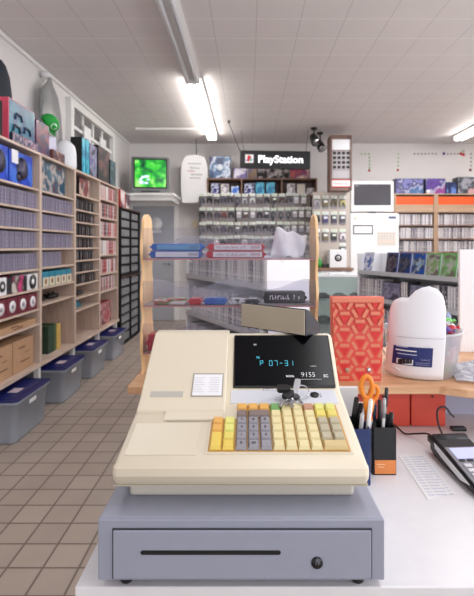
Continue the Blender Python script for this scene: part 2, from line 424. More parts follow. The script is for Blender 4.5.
# printer cover
cov = MB().prism([(.815, 1.030), (.815, 1.0395), (.839, 1.0505), (.984, 1.1485), (1.019, 1.1485), (1.019, 1.03)], -.2045, -.0415, 'x', bev=.0032).build('printer_cover', M_beige, R, True)
A2 = math.atan2(1.1485-1.0505, .984-.839)
def on_cover(px, py, lift=0):
    k = (py-CY)/F; s_ = math.tan(A2); Y = (H-1.0505+s_*.839)/(k+s_)
    z = 1.0505+s_*(Y-.839)
    return Vector(((px-CX)*Y/F, Y-math.sin(A2)*lift, z+math.cos(A2)*lift))
def cover_plate(name, p0, p1, th, mt, parent=R, lift=0):
    a = on_cover(*p0); c = on_cover(*p1); w = c.x-a.x; h = math.hypot(c.y-a.y, c.z-a.z); m_ = (a+c)/2
    return MB().box((0, 0, lift+th/2), (abs(w), h, th), 0, slope(m_, A2), bev=min(th*.3, .0006)).build(name, mt, parent, True)
cover_plate('receipt_slot', (150, 397), (183.5, 391.5), .0012, mat('slot_shade', (188, 184, 176), .5), lift=-.0004)
cover_plate('window_frame', (190.5, 397), (224, 373.5), .0012, mat('window_rim', (168, 160, 150), .5), lift=-.0002)
pp = cover_plate('receipt_paper', (192, 395.8), (222.6, 374.8), .0010, mat('receipt_paper', (240, 240, 244), .6), lift=.0005)
a = on_cover(207, 385)
b = MB()
for k in range(7):
    for x0, x1 in ((-.026, -.004-.003*(k % 3)), (.004+.002*(k % 2), .024)):
        b.box(((x0+x1)/2, -.017+k*.0055, .0018), (x1-x0, .0012, .0002), 0, slope(a, A2))
b.build('receipt_print', mat('faint_print', (214, 213, 220), .6), R, True)
A1 = math.atan2(1.053-1.0098, .90-.706)
def deck(x, Y, lift=0):
    return Vector((x, Y-math.sin(A1)*lift, 1.0098+(Y-.706)*math.tan(A1)+math.cos(A1)*lift))
def deck_plate(name, x0, x1, y0, y1, th, mt, lift=0, parent=R, bev=.0005):
    m_ = deck((x0+x1)/2, (y0+y1)/2)
    return MB().box((0, 0, lift+th/2), (x1-x0, (y1-y0)/math.cos(A1), th), 0, slope(m_, A1), bev=bev).build(name, mt, parent, True)
# front flap of the printer and thin panel lines
deck_plate('printer_flap', -.150, -.047, .792, .817, .0075, M_beige, -.004)
deck_plate('flap_line', -.145, -.052, .7905, .7922, .0012, M_beige2, .001)
deck_plate('journal_panel', -.196, -.083, .704, .785, .0016, M_beige, -.0004, bev=.0007)
# keyboard
deck_plate('keyboard_bezel', -.0685, .1685, .7065, .8425, .0022, M_beige, -.0008)
deck_plate('keyboard_tray', -.0645, -.0205, .7105, .797, .0016, mat('key_tray', (196, 150, 84), .5), .0002)
deck_plate('keyboard_tray', -.0204, .1645, .7105, .8385, .0016, mat('key_tray', (196, 150, 84), .5), .0002)
KC = {'G': (150, 147, 156), 'W': (232, 218, 168), 'Y': (236, 206, 96), 'y': (232, 214, 110), 'l': (228, 226, 130), 'O': (232, 178, 92), 'B': (132, 116, 112), 'N': (120, 176, 104), 'R': (196, 146, 120), 'g': (186, 176, 150), 'T': (212, 188, 132)}
def key(cx, cy, w, h, c, legend=None):
    mt = mat('key_'+c, KC[c], .42)
    M = slope(deck(cx, cy), A1)
    W2, H2 = w/2, h/2; W3, H3 = w/2-.0022, h/2-.0024
    vs = [(-W2, -H2, .002), (W2, -H2, .002), (W2, H2, .002), (-W2, H2, .002), (-W2, -H2, .004), (W2, -H2, .004), (W2, H2, .004), (-W2, H2, .004),
          (-W3, -H3+.0004, .0085), (W3, -H3+.0004, .0085), (W3, H3, .0092), (-W3, H3, .0092)]
    fs = [(3, 2, 1, 0), (0, 1, 5, 4), (1, 2, 6, 5), (2, 3, 7, 6), (3, 0, 4, 7), (4, 5, 9, 8), (5, 6, 10, 9), (6, 7, 11, 10), (7, 4, 8, 11), (8, 9, 10, 11)]
    o = MB().add(vs, fs, 0, M).build('key', mt, R, True)
    me = o.data
    if legend:
        text(legend, .0085 if len(legend) < 2 else .007, M @ Matrix.Translation((0, 0, .0094)), mat('key_print', (52, 48, 56), .5), 'legend', o, .0001, .0001)
    return o
KX0, KP, KY0, KR = -.0525, .0203, .7225, .0207
kw, kh = .0182, .0190
def kx(c): return KX0+c*KP+(.001 if c > 1 else 0)
for c, col in ((0, ['YY', None, 'O', 'O']), (1, ['Y', 'y', 'l', 'l'])):
    for r_, q in enumerate(col):
        if q is None: continue
        if len(q) == 2: key(kx(c), KY0+KR*.5, kw, kh+KR, q[0])
        else: key(kx(c), KY0+KR*r_, kw, kh, q)
num = [['0', '1', '4', '7'], ['00', '2', '5', '8'], ['.', '3', '6', '9']]
for c in range(3):
    for r_ in range(4): key(kx(2+c), KY0+KR*r_, kw, kh, 'G', num[c][r_])
    key(kx(2+c), KY0+KR*5, kw, kh, 'O')
key(kx(2), KY0+KR*4, kw, kh, 'B'); key((kx(3)+kx(4))/2, KY0+KR*4, kw+KP, kh, 'B')
for c in range(4):
    for r_ in range(5): key(kx(5+c), KY0+KR*r_, kw, kh, 'W')
    key(kx(5+c), KY0+KR*5, kw, kh, 'NWWR'[c])
key((kx(9)+kx(10))/2, KY0, kw+KP, kh, 'T')
for c in (9, 10):
    for r_, q in ((1, 'g'), (2, 'g'), (3, 'g'), (4, 'y'), (5, 'l')): key(kx(c), KY0+KR*r_, kw, kh, q)
deck_plate('label_strip', -.0335, .1725, .846, .892, .0014, mat('label_strip', (222, 224, 234), .35), -.0002)
# black operator display
AD = math.atan2(1.140-1.053, .986-.90)
dm = Vector((.0735, (.902+.985)/2, (1.055+1.139)/2)); dl = math.hypot(.083, .084)
MB().box((0, 0, .0005), (.2075, dl+.006, .008), 0, slope(dm, AD), bev=.0025).build('display_bezel', mat('display_bezel', (38, 36, 38), .35), R, True)
scr = MB().box((0, 0, .0046), (.2025, dl, .0012), 0, slope(dm, AD), bev=.0004).build('display_screen', mat('display_glass', (8, 8, 12), .16, spec=.16), R, True)
M_cyan = mat('display_cyan', (70, 170, 190), .4, emit=(60, 190, 215), es=.55)
def on_disp(px, py):
    k = (py-CY)/F; s_ = math.tan(AD); Y = (H-dm.z+s_*dm.y)/(k+s_)
    return Vector(((px-CX)*Y/F, Y, dm.z+s_*(Y-dm.y)))
def disp_M(px, py): return slope(on_disp(px, py), AD) @ Matrix.Translation((0, 0, .0056))
SEG = {'0': 'abcdef', '7': 'abc', '3': 'abcdg', '1': 'bc', '-': 'g', 'P': 'abefg'}
b = MB(); w_, h_, t_ = .0058, .0112, .0007
x_ = 0
Mo = disp_M(261.5, 364.5)
for ch in 'P 07-31':
    if ch != ' ':
        S = {'a': ((0, h_/2), (w_, t_)), 'd': ((0, -h_/2), (w_, t_)), 'g': ((0, 0), (w_, t_)), 'b': ((w_/2, h_/4), (t_, h_/2)), 'c': ((w_/2, -h_/4), (t_, h_/2)), 'e': ((-w_/2, -h_/4), (t_, h_/2)), 'f': ((-w_/2, h_/4), (t_, h_/2))}
        for q in SEG[ch]:
            (u, v), (ww, hh) = S[q]; b.box((x_+u, v, 0), (ww, hh, .0003), 0, Mo)
    x_ += .0108 if ch != ' ' else .0085
b.build('display_digits', M_cyan, R, True)
text('N', .0085, disp_M(258, 359), M_cyan, 'display_letter', R, .0001)
text('ROYAL', .0052, disp_M(290, 377.6), mat('print_white', (226, 226, 230), .4), 'maker_name', R, .0001, .0003)
text('9155', .0150, disp_M(308, 376.2), mat('print_white', (226, 226, 230), .4), 'model_number', R, .0001, -.0001)
text('SC', .0085, disp_M(325.5, 377.3), mat('print_white', (226, 226, 230), .4), 'model_suffix', R, .0001, .0003)
b = MB(); b.box((0, 0, 0), (.05, .0006, .0002), 0, disp_M(309, 380.6)); b.build('underline', mat('print_white', (226, 226, 230), .4), R, True)
b = MB(); b.box((0, 0, 0), (.012, .0009, .0002), 0, disp_M(313, 367.5)); b.build('cursor_bar', mat('print_white', (226, 226, 230), .4), R, True)
b = MB(); b.box((0, 0, 0), (.006, .004, .0002), 0, disp_M(255, 346)); b.build('badge', mat('badge_grey', (150, 150, 156), .3), R, True)
# lock on the strip
lk = deck(.130, .872)
MB().lathe([(0, 0), (.0085, 0), (.0085, .003), (.005, .004), (0, .004)], M=slope(lk, A1) @ Matrix.Translation((0, 0, .001)), n=24).build('mode_lock', M_black, R, True)
b = MB()
for k in range(3): b.box((.012, -.005+.005*k, .0015), (.003, .0012, .0002), 0, slope(lk, A1))
b.build('mode_marks', M_dark, R, True)
# turned customer display on a short neck
cl, cr = Vector((-.0160, 1.079, 0)), Vector((.1245, .960, 0))
u = (cr-cl).normalized(); wln = (cr-cl).length; nb = Vector((-u.y, u.x, 0))          # nb points away from the clerk
Mc = Matrix(((u.x, nb.x, 0, cl.x), (u.y, nb.y, 0, cl.y), (0, 0, 1, 1.145), (0, 0, 0, 1)))
MB().prism([(0, 0), (0, .059), (.012, .057), (.058, .020), (.058, -.002)], 0, wln, 'x', M=Mc, bev=.002).build('customer_display_housing', mat('navy_black', (26, 30, 44), .25), R, True)
MB().box((wln/2, -.0012, .0295), (wln-.004, .0030, .054), 0, Mc, bev=.0008).build('customer_display_back', mat('warm_grey_panel', (176, 164, 146), .5), R, True)
MB().cyl((.035, 1.012, 1.10), (.035, 1.055, 1.150), .012, 16).build('customer_display_neck', M_grey, R, True)

# ------------------------------------------------------------------ keys lying on the register
K = thing('key_ring', 'bunch of keys with black heads on a steel ring, lying on the register keyboard', 'keys', deck(.06, .862, .004))
def kp(px, py, Y=.86): return at(px, py, Y)
def loop(c, r, tilt, n=22, sy=1):
    M = Matrix.Translation(c) @ tilt
    return [M @ Vector((r*math.cos(2*math.pi*k/n), r*sy*math.sin(2*math.pi*k/n), 0)) for k in range(n)]
zt = deck(.09, .865, .009)
MB().tube(loop(Vector((.105, .868, zt.z+.003)), .0135, Matrix.Rotation(.7, 4, 'X')), .0012, 6, closed=True).build('ring', M_steel, K, True)
def carkey(p, ang, lift, L=.030, head=(.018, .026, .009)):
    M = slope(p, A1) @ Matrix.Rotation(ang, 4, 'Z') @ Matrix.Rotation(lift, 4, 'X')
    k = MB().prism([(u, w) for u, w in rrect(head[0], head[1], .006)], -head[2]/2, head[2]/2, 'z', M=M, bev=.002).build('key_head', M_black, K, True)
    MB().box((0, head[1]/2+L/2, 0), (.006, L, .0018), 0, M, bev=.0004).build('key_blade', M_steel, K, True)
carkey(deck(.068, .862, .022), math.radians(100), .05, .028)
carkey(deck(.076, .850, .016), math.radians(150), -.12, .024)
carkey(deck(.090, .846, .014), math.radians(205), .0, .018, (.013, .018, .006))
b = MB(); Mk = slope(deck(.093, .862, .026), A1+.9) @ Matrix.Rotation(-.25, 4, 'Z')
b.prism([(u, w) for u, w in rrect(.012, .030, .004)], -.0012, .0012, 'z', M=Mk, bev=.0005); b.build('bottle_opener', M_steel, K, True)
for i, (ang, x, y) in enumerate(((-.5, .083, .845), (.35, .072, .842))):
    Mk = slope(deck(x, y, .0135), A1) @ Matrix.Rotation(ang, 4, 'Z')
    b = MB(); b.lathe([(0, -.001), (.008, -.001), (.008, .001), (0, .001)], M=Mk, n=16); b.box((0, -.018, 0), (.0055, .024, .0018), 0, Mk); b.build('house_key', M_steel, K, True)

# ------------------------------------------------------------------ pen holders
def cup(cx, cy, w, d, h, mt, label, lab=False, name='pen_holder'):
    t = thing(name, label, 'pen holder', (cx, cy, CT))
    o = rrect(w, d, .005); i_ = rrect(w-.006, d-.006, .003); n = len(o); b = MB()
    vs = [(u, v, 0) for u, v in o]+[(u, v, h) for u, v in o]+[(u, v, h) for u, v in i_]+[(u, v, .004) for u, v in i_]
    fs = [list(range(n))[::-1], [3*n+k for k in range(n)]]
    for a in (0, 1, 2):
        for k in range(n): fs.append((a*n+k, a*n+(k+1) % n, (a+1)*n+(k+1) % n, (a+1)*n+k))
    b.add(vs, fs); b.build('cup', mt, t)
    return t
ph = cup(.3005, 1.008, .054, .054, .104, M_black, 'square black pen holder with an orange label, on the counter beside the register')
MB().box((.0015, -.0273, .018), (.046, .0008, .030)).build('label', mat('orange_label', (232, 140, 74), .5), ph)
b = MB()
for k, wl in enumerate((.018, .012)): b.box((-.008, -.0278, .024-k*.006), (wl, .0004, .0014))
b.build('label_print', mat('print_tan', (246, 208, 176), .5), ph)
pb = cup(.233, .975, .052, .075, .118, mat('navy_plastic', (34, 52, 104), .3, var=.1), 'navy blue pen holder between the register and the black pen holder')
# scissors: two orange loops with blades down in the navy holder
S = thing('scissors', 'orange-handled scissors standing blades down in the navy pen holder', 'scissors', (.235, .975, CT+.006))
def oval(c, rx, rz, y, rot, n=26):
    out = []
    for k in range(n):
        a = 2*math.pi*k/n; u = rx*math.cos(a); v = rz*math.sin(a)
        out.append(Vector((c[0]+u*math.cos(rot)-v*math.sin(rot), y, c[1]+u*math.sin(rot)+v*math.cos(rot))))
    return out
m_or = mat('orange_plastic', (236, 138, 38), .35)
Yp = .975
c1 = at(366.8, 387, Yp); c2 = at(374.5, 394, Yp)
b = MB(); b.tube(oval((c1.x, c1.z), .0120, .0235, Yp, .05), .0052, 10, closed=True); q = at(366, 398, Yp); p2 = at(369.5, 420, Yp)
b.tube([(q.x, Yp, q.z), (q.x+.002, Yp, (q.z+p2.z)/2), tuple(p2)], .0072, 10); b.build('handle', m_or, S, True)
b = MB(); b.tube(oval((c2.x, c2.z), .0085, .016, Yp+.006, -.25), .0046, 10, closed=True); q = at(373, 401, Yp); p3 = at(366.5, 420, Yp)
b.tube([(q.x, Yp+.006, q.z), (q.x-.004, Yp+.004, (q.z+p3.z)/2), (p3.x, Yp+.004, p3.z)], .0062, 10); b.build('handle', m_or, S, True)
for dx in (-.003, .004):
    MB().prism([(p2.x-.006+dx, p2.z), (p2.x+.004+dx, p2.z), (.236+dx*2, CT+.008)], Yp-.001+dx*.5, Yp+.001+dx*.5, 'y').build('blade', M_steel, S, True)
def pen(px, py, Y, foot, r, mt, cap, label, name='marker_pen', cat='pen', capl=.28):
    top = at(px, py, Y); f_ = Vector(foot); t = thing(name, label, cat, tuple(f_)); d = f_-top
    MB().cyl(tuple(f_), tuple(top-d*-capl), r, 10, r2=r).build('barrel', mt, t, True)
    c = MB(); c.cyl(tuple(top+d*capl), tuple(top+d*.02), r*1.12, 12); c.tube([tuple(top+d*.02), tuple(top)], r*1.1, 12, r2=r*.6); c.build('cap', cap, t, True)
    o_ = MB().box((top+d*.12)+Vector((0, -r*1.25, 0)), (r*.5, r*.3, .018)).build('clip', cap, t, True)
    return t
m_bluepl = mat('blue_ink_plastic', (40, 60, 120), .3)
pen(391.5, 412.3, 1.0, (.312, 1.004, CT+.006), .0048, M_black, M_black, 'thick black marker, right one of the two short markers in the black holder')
pen(387.6, 414, 1.012, (.303, 1.014, CT+.006), .0045, M_black, M_black, 'thick black marker, left one of the two short markers in the black holder')
pen(379.8, 399.5, 1.0, (.293, .996, CT+.006), .0042, M_white, M_black, 'white pen with long black cap leaning in the black pen holder', capl=.42)
pen(375, 404, 1.015, (.284, 1.016, CT+.006), .0040, M_dark, mat('slate_cap', (70, 78, 104), .35), 'slate grey pen standing at the left of the black pen holder')
pen(384.5, 398, 1.006, (.300, 1.002, CT+.006), .0036, M_white, M_grey, 'thin white pen with grey cap in the black pen holder')
pen(386.8, 387.5, 1.020, (.306, 1.022, CT+.006), .0040, mat('taupe', (140, 118, 104), .4), M_dark, 'tall brown pen with grey hooked clip, tallest in the black pen holder', capl=.25)
pen(371, 399, .962, (.245, .955, CT+.006), .0042, M_white, M_trim, 'white correction pen in the navy holder in front of the scissors', name='correction_pen', capl=.5)
pen(357, 397, .99, (.215, .985, CT+.006), .0052, M_black, M_black, 'black marker leaning left in the navy holder beside the register', capl=.4)
pen(361.5, 403, .995, (.222, .995, CT+.006), .0055, M_black, M_black, 'fat black marker behind the scissors in the navy holder', capl=.4)
pen(362.5, 413, .95, (.228, .948, CT+.006), .004, m_bluepl, M_grey, 'short blue pen with grey cap in the navy holder', name='ballpoint_pen')
t = thing('note_pad', 'white note card poking up behind the register beside the black markers', 'note card', (.245, 1.09, CT))
c_ = at(349, 405, 1.09)
MB().box((.262, 1.11, .90), (.05, .012, .10)).build('card_stack', M_white, t, True)
t2 = MB().box((.238, 1.085, .92), (.055, .012, .155), bev=.001).build('card_sheet', mat('white_card', (238, 238, 240), .6), t, True)

# ------------------------------------------------------------------ paper list on the counter
t = thing('price_list', 'narrow printed paper list lying flat on the counter, left of the card terminal', 'paper', (.39, .985, CT))
pts = [(.361, 1.0745), (.427, 1.083), (.421, .9077), (.357, .8855)]
m_pap = mat('white_card', (238, 238, 240), .6)
MB().prism(pts, CT+.0004, CT+.0012, 'z').build('sheet', m_pap, t, True)
b = MB()
for k in range(15):
    y = .90+k*.0115; xl = .364+(y-.89)*.02
    for x0, wd in ((xl, .012), (xl+.016, .022+.003*(k % 3)), (xl+.044, .009)):
        if y > 1.07: continue
        b.box((x0+wd/2, y+(x0-xl)*.1, CT+.0014), (wd, .0042, .0002))
b.build('print', mat('list_print', (208, 210, 226), .6), t, True)

# ------------------------------------------------------------------ card terminal
T = thing('card_terminal', 'dark grey card payment terminal with keypad and lilac screen at the right counter edge', 'payment terminal', (.490, .99, CT), math.radians(4))
def sect(w0, w1, pts, mt, name, bev=.003): return MB().prism(pts, w0, w1, 'x', bev=bev).build(name, mt, T)
sect(-.041, .041, [(-.100, .002), (-.104, .014), (-.098, .022), (.030, .043), (.088, .052), (.100, .040), (.098, .012), (.080, .001)], M_dark, 'body', .004)
sect(-.047, .047, [(-.104, .012), (-.103, .017), (.030, .038), (.100, .044), (.100, .030), (.02, .024)], M_black, 'side_shell', .003)
At = math.atan2(.021, .128)
Mt = Matrix.Translation((0, -.034, .0335)) @ Matrix.Rotation(At, 4, 'X')
MB().box((0, 0, .0005), (.082, .128, .003), 0, Mt, bev=.001).build('faceplate', mat('terminal_silver', (150, 150, 158), .35, metal=.3), T)
MB().box((0, .040, .0022), (.066, .038, .0016), 0, Mt, bev=.0005).build('screen', mat('lilac_screen', (186, 190, 232), .2, emit=(180, 184, 230), es=.25), T)
for r_ in range(5):
    for c in range(3 if r_ else 4):
        xx = (-.024+c*.024) if r_ else (-.027+c*.018)
        kc = (56, 54, 66) if r_ == 0 else (214, 214, 220)
        if r_ == 4: kc = [(200, 70, 60), (214, 190, 90), (90, 160, 96)][c]
        MB().box((xx, .012-r_*.0155 + (0.002 if r_ == 0 else 0), .0035), (.017 if r_ else .012, .0095 if r_ else .005, .004), 0, Mt, bev=.0012).build('keypad_key', mat('tkey%d_%d' % kc[:2], kc, .4), T)
MB().cyl((-.036, .074, .040), (.036, .074, .040), .015, 16).build('paper_bay', M_dark, T)
MB().prism([(-.085, .0200), (-.05, .0125), (.03, .0225), (.06, .030), (.062, .0412), (.03, .0375), (-.08, .0215)], -.0482, -.0474, 'x').build('side_sticker', mat('white_card', (238, 238, 240), .6), T)
b = MB(); b.tube(smooth([(.462, 1.085, .866), (.452, 1.12, .868), (.436, 1.16, .852), (.418, 1.19, .840), (.400, 1.215, .852), (.382, 1.242, .858)]), .0022)
tag(b.build('power_cable', M_black, loc=(.44, 1.15, .87)), 'thin black cable running from the terminal to below the red boxes', 'cable')
b = MB(); b.tube(smooth([(.478, 1.09, .872), (.482, 1.13, .890), (.497, 1.17, .908), (.525, 1.20, .908), (.55, 1.23, .890), (.575, 1.27, .864), (.60, 1.30, .842)]), .0026)
tag(b.build('data_cable', M_dark, loc=(.5, 1.1, .87)), 'grey looped cable rising behind the card terminal', 'cable')
b = MB().box((.56, 1.20, CT+.02), (.055, .02, .012), bev=.002)
b = MB().box((.575, 1.22, CT+.005), (.04, .02, .0095), bev=.003)
tag(b.build('power_adapter', M_black, loc=(.575, 1.21, CT)), 'small black power adapter lying behind the card terminal', 'adapter')

# ------------------------------------------------------------------ gift bag
G = thing('gift_bag', 'red and salmon patterned paper gift bag standing on the ledge behind the register', 'gift bag', (.300, 1.235, LZ))
gw, gh, gd = .142, .226, .05
m_g1 = mat('gift_red', (234, 74, 66), .4); m_g2 = mat('gift_salmon', (232, 132, 104), .4); m_g3 = mat('gift_deep', (222, 46, 44), .4); m_g4 = mat('gift_gold', (206, 106, 66), .35)
def gx(v):                                    # half width narrows to the foot
    return gw/2*(.86+.14*min(1, v/gh*1.1))
b = MB(); vs = []
for z in (0, gh*.5, gh*.94, gh):
    for sx_, sy_ in ((-1, -1), (1, -1), (1, 1), (-1, 1)):
        vs.append((sx_*gx(z), sy_*gd/2*(1 if z < gh*.9 else .6), z))
fs = [(3, 2, 1, 0), (12, 13, 14, 15)]
for a in range(3):
    for k in range(4): fs.append((a*4+k, a*4+(k+1) % 4, (a+1)*4+(k+1) % 4, (a+1)*4+k))
b.add(vs, fs, 0)
def clip(poly, zlo, zhi):
    def cut(P, f):
        out = []
        for i in range(len(P)):
            A, B = P[i], P[(i+1) % len(P)]; a, c = f(A), f(B)
            if a >= 0: out.append(A)
            if (a >= 0) != (c >= 0):
                s_ = a/(a-c); out.append((A[0]+(B[0]-A[0])*s_, A[1]+(B[1]-A[1])*s_))
        return out
    for f in (lambda p: p[1]-zlo, lambda p: zhi-p[1], lambda p: gx(p[1])-p[0], lambda p: gx(p[1])+p[0]):
        if len(poly) < 3: return []
        poly = cut(poly, f)
    return poly
def bar(cx, cz, ang, L, W):
    ca, sa = math.cos(ang), math.sin(ang)
    return [(cx+u*ca-v*sa, cz+u*sa+v*ca) for u, v in ((-L/2, -W/2), (L/2, -W/2), (L/2, W/2), (-L/2, W/2))]
Px, Pz = .0418, .0435
yf = -gd/2
for i in range(-3, 4):
    for j in range(-1, 8):
        cx = i*Px+.004; cz = gh-.021-j*Pz-(Pz/2 if i % 2 else 0)
        for poly, mi, dy in ((bar(cx, cz, 0, .0264, .0102), 3, .0002), (bar(cx-.0148, cz-.0222, -1.05, .0264, .0102), 3, .0002), (bar(cx+.0148, cz-.0222, 1.05, .0264, .0102), 3, .0002),
                             (bar(cx, cz, 0, .0240, .0080), 1, .0004), (bar(cx-.0148, cz-.0222, -1.05, .0240, .0080), 1, .0004), (bar(cx+.0148, cz-.0222, 1.05, .0240, .0080), 1, .0004),
                             ([(cx-.013, cz-.0075), (cx, cz-.030), (cx+.013, cz-.0075)], 2, .0003)):
            q = clip(poly, 0, gh*.935)
            if len(q) > 2: b.add([(u, yf-dy, w) for u, w in q], [list(range(len(q)))], mi)
b.build('bag', [m_g1, m_g2, m_g3, m_g4], G)
b = MB(); b.box((0, -gd*.32-.002, gh-.007), (gw, .004, .016), bev=.0015); b.build('top_fold', m_g2, G)
for x, mt_ in ((-.031, M_tan), (.028, M_steel)):
    MB().lathe([(0, 0), (.006, 0), (.006, .001), (.004, .002), (0, .002)], M=Matrix.Translation((x, yf-.0004, .030)) @ Matrix.Rotation(math.pi/2, 4, 'X'), n=16).build('rivet', mt_, G)

# ------------------------------------------------------------------ candy bucket with heart card
bc = Vector((.507, 1.300, LZ))
B = thing('candy_bucket', 'clear bucket of wrapped sweets with a large white heart-topped card, on the ledge', 'bucket', tuple(bc))
r0, r1, bh = .090, .108, .122
b = MB(); n = 40; vs = []
for r_, z in ((r0, 0), (r1, bh), (r1+.004, bh), (r1+.004, bh+.006), (r1-.002, bh+.006), (r1-.002, bh), (r0-.003, .003)):
    for k in range(n):
        a = 2*math.pi*k/n; vs.append((r_*math.cos(a), r_*math.sin(a), z))
fs = [[k for k in range(n)][::-1], [6*n+k for k in range(n)]]
for i in range(6):
    for k in range(n): fs.append((i*n+k, i*n+(k+1) % n, (i+1)*n+(k+1) % n, (i+1)*n+k))
b.add(vs, fs, 0, None, True); b.build('tub', mat('tub_plastic', (240, 240, 246), .2, alpha=.42), B)
b = MB(); b.tube([(r1*math.cos(a), -.0+r1*.15*math.sin(a), bh-.01-.055*math.sin(a)) for a in []] or [(-r1-.004, 0, bh), (-r1-.012, -.01, bh-.05), (-r1+.004, -.04, bh-.09), (-r1+.02, -.07, bh-.10)], .0022)
b.build('carry_handle', M_trim, B)
# card: outline given as (sideways, height) wrapped round the front of the tub
def zoompt(u, v): return (370+u/4.56, 280+v/4.56)
outl = [(82, 455), (80, 265), (80, 200), (84, 150), (95, 112), (112, 90), (140, 79), (175, 81), (188, 68), (205, 50), (235, 35), (270, 28), (305, 40), (330, 68), (344, 110), (346, 150), (342, 200), (333, 265), (322, 455)]
Yc = bc.y-r1-.003
co = []
for u_, v_ in outl:
    Yv = Yc
    for _ in range(6):
        p = at(*zoompt(u_, v_), Yv); xx = p.x-bc.x; zz = max(p.z-LZ, .004); rr_ = r0+(r1-r0)*min(zz, bh)/bh+.0035
        Yv = bc.y-math.sqrt(max(rr_*rr_-xx*xx*.72, 1e-6))
    co.append((xx, zz))
def rad(z): return r0+(r1-r0)*min(z, bh)/bh+.0035
grid = MB(); xs0 = min(p[0] for p in co); xs1 = max(p[0] for p in co)
# rows of the card: for each height, left and right edge of the outline
def edges(z):
    xs_ = []
    for i in range(len(co)):
        A, Bp = co[i], co[(i+1) % len(co)]
        if (A[1]-z)*(Bp[1]-z) < 0: xs_.append(A[0]+(Bp[0]-A[0])*(z-A[1])/(Bp[1]-A[1]))
    return sorted(xs_)
NC = 40; cols_ = []
for i in range(NC+1):
    x = xs0+(xs1-xs0)*(.004+.992*i/NC); zs = []
    for j in range(len(co)):
        A, Bp = co[j], co[(j+1) % len(co)]
        if (A[0]-x)*(Bp[0]-x) < 0: zs.append(A[1]+(Bp[1]-A[1])*(x-A[0])/(Bp[0]-A[0]))
    cols_.append((x, max(zs)))
vs = []; NR = 16; th = .0016
for lay in (0, th):
    for x, ztop in cols_:
        for j in range(NR+1):
            z = .004+(ztop-.004)*j/NR; r_ = rad(z)+lay
            zz = z
            y = -math.sqrt(max(r_*r_-x*x*.72, 1e-6))
            vs.append((x, y, zz))
K_ = (NC+1)*(NR+1); fs = []
for i in range(NC):
    for j in range(NR):
        a = i*(NR+1)+j; q = (a, a+NR+1, a+NR+2, a+1)
        fs.append(q[::-1]); fs.append(tuple(K_+w for w in q))
rim = [i*(NR+1) for i in range(NC+1)]+[NC*(NR+1)+j for j in range(1, NR+1)]+[i*(NR+1)+NR for i in range(NC-1, -1, -1)]+[j for j in range(NR-1, 0, -1)]
for i in range(len(rim)): a, c = rim[i], rim[(i+1) % len(rim)]; fs.append((a, c, K_+c, K_+a))
b = MB(); b.add(vs, fs, 0, None, True); card = b.build('heart_card', mat('bright_white_card', (244, 243, 248), .5), B)
def wrap(x, z, lift): return Vector((x, -math.sqrt(max((rad(z)+th+lift)**2-x*x*.72, 1e-6)), z))
def patch(name, x0, x1, z0, z1, lift, mt, parent, seg=8):
    b = MB(); vs = []; 
    for l_ in (lift, lift-.0004):
        for i in range(seg+1):
            x = x0+(x1-x0)*i/seg; vs += [wrap(x, z0, l_), wrap(x, z1, l_)]
    fs = [(2*i, 2*i+2, 2*i+3, 2*i+1) for i in range(seg)]
    b.add(vs, fs); return b.build(name, mt, parent)
def cz(u, v):
    Yv = Yc
    for _ in range(6):
        p = at(*zoompt(u, v), Yv); xx = p.x-bc.x; zz = p.z-LZ; Yv = bc.y-math.sqrt(max(rad(zz)**2-xx*xx*.72, 1e-6))
    return xx, zz
x0, z1 = cz(105, 293); x1, z0 = cz(281, 398)
patch('rim_shadow_line', max(-.0985, xs0+.002), xs1-.004, .1175, .1195, .0004, mat('rim_shadow_grey', (206, 204, 214), .5), B, 24)  # join line of the card at the rim, its shadow painted in grey
lb = patch('barcode_label', x0, x1, z0, z1, .0010, mat('navy_label', (38, 48, 112), .4), B)
def strip(u0, v0, u1, v1, mt=None, lift=.0020, name='label_print'):
    a_, d_ = cz(u0, v0); c_, e_ = cz(u1, v1); return patch(name, a_, c_, e_, d_, lift, mt or mat('bright_white_card', (244, 243, 248), .5), lb, 8)
strip(114, 310, 210, 328); strip(120, 332, 212, 340, mat('pale_print', (196, 200, 226), .5)); strip(118, 352, 193, 388)
for k in range(12): strip(124+k*5.4, 356, 126.5+k*5.4+(k % 3)*.7, 380, mat('black_print', (30, 30, 40), .5), .0028, 'barcode_bar')
for k, (u0, u1, v) in enumerate(((245, 272, 303), (225, 272, 358), (232, 270, 364), (205, 272, 376), (205, 268, 384), (115, 170, 299))): strip(u0, v, u1, v+3, mat('pale_print', (196, 200, 226), .5))
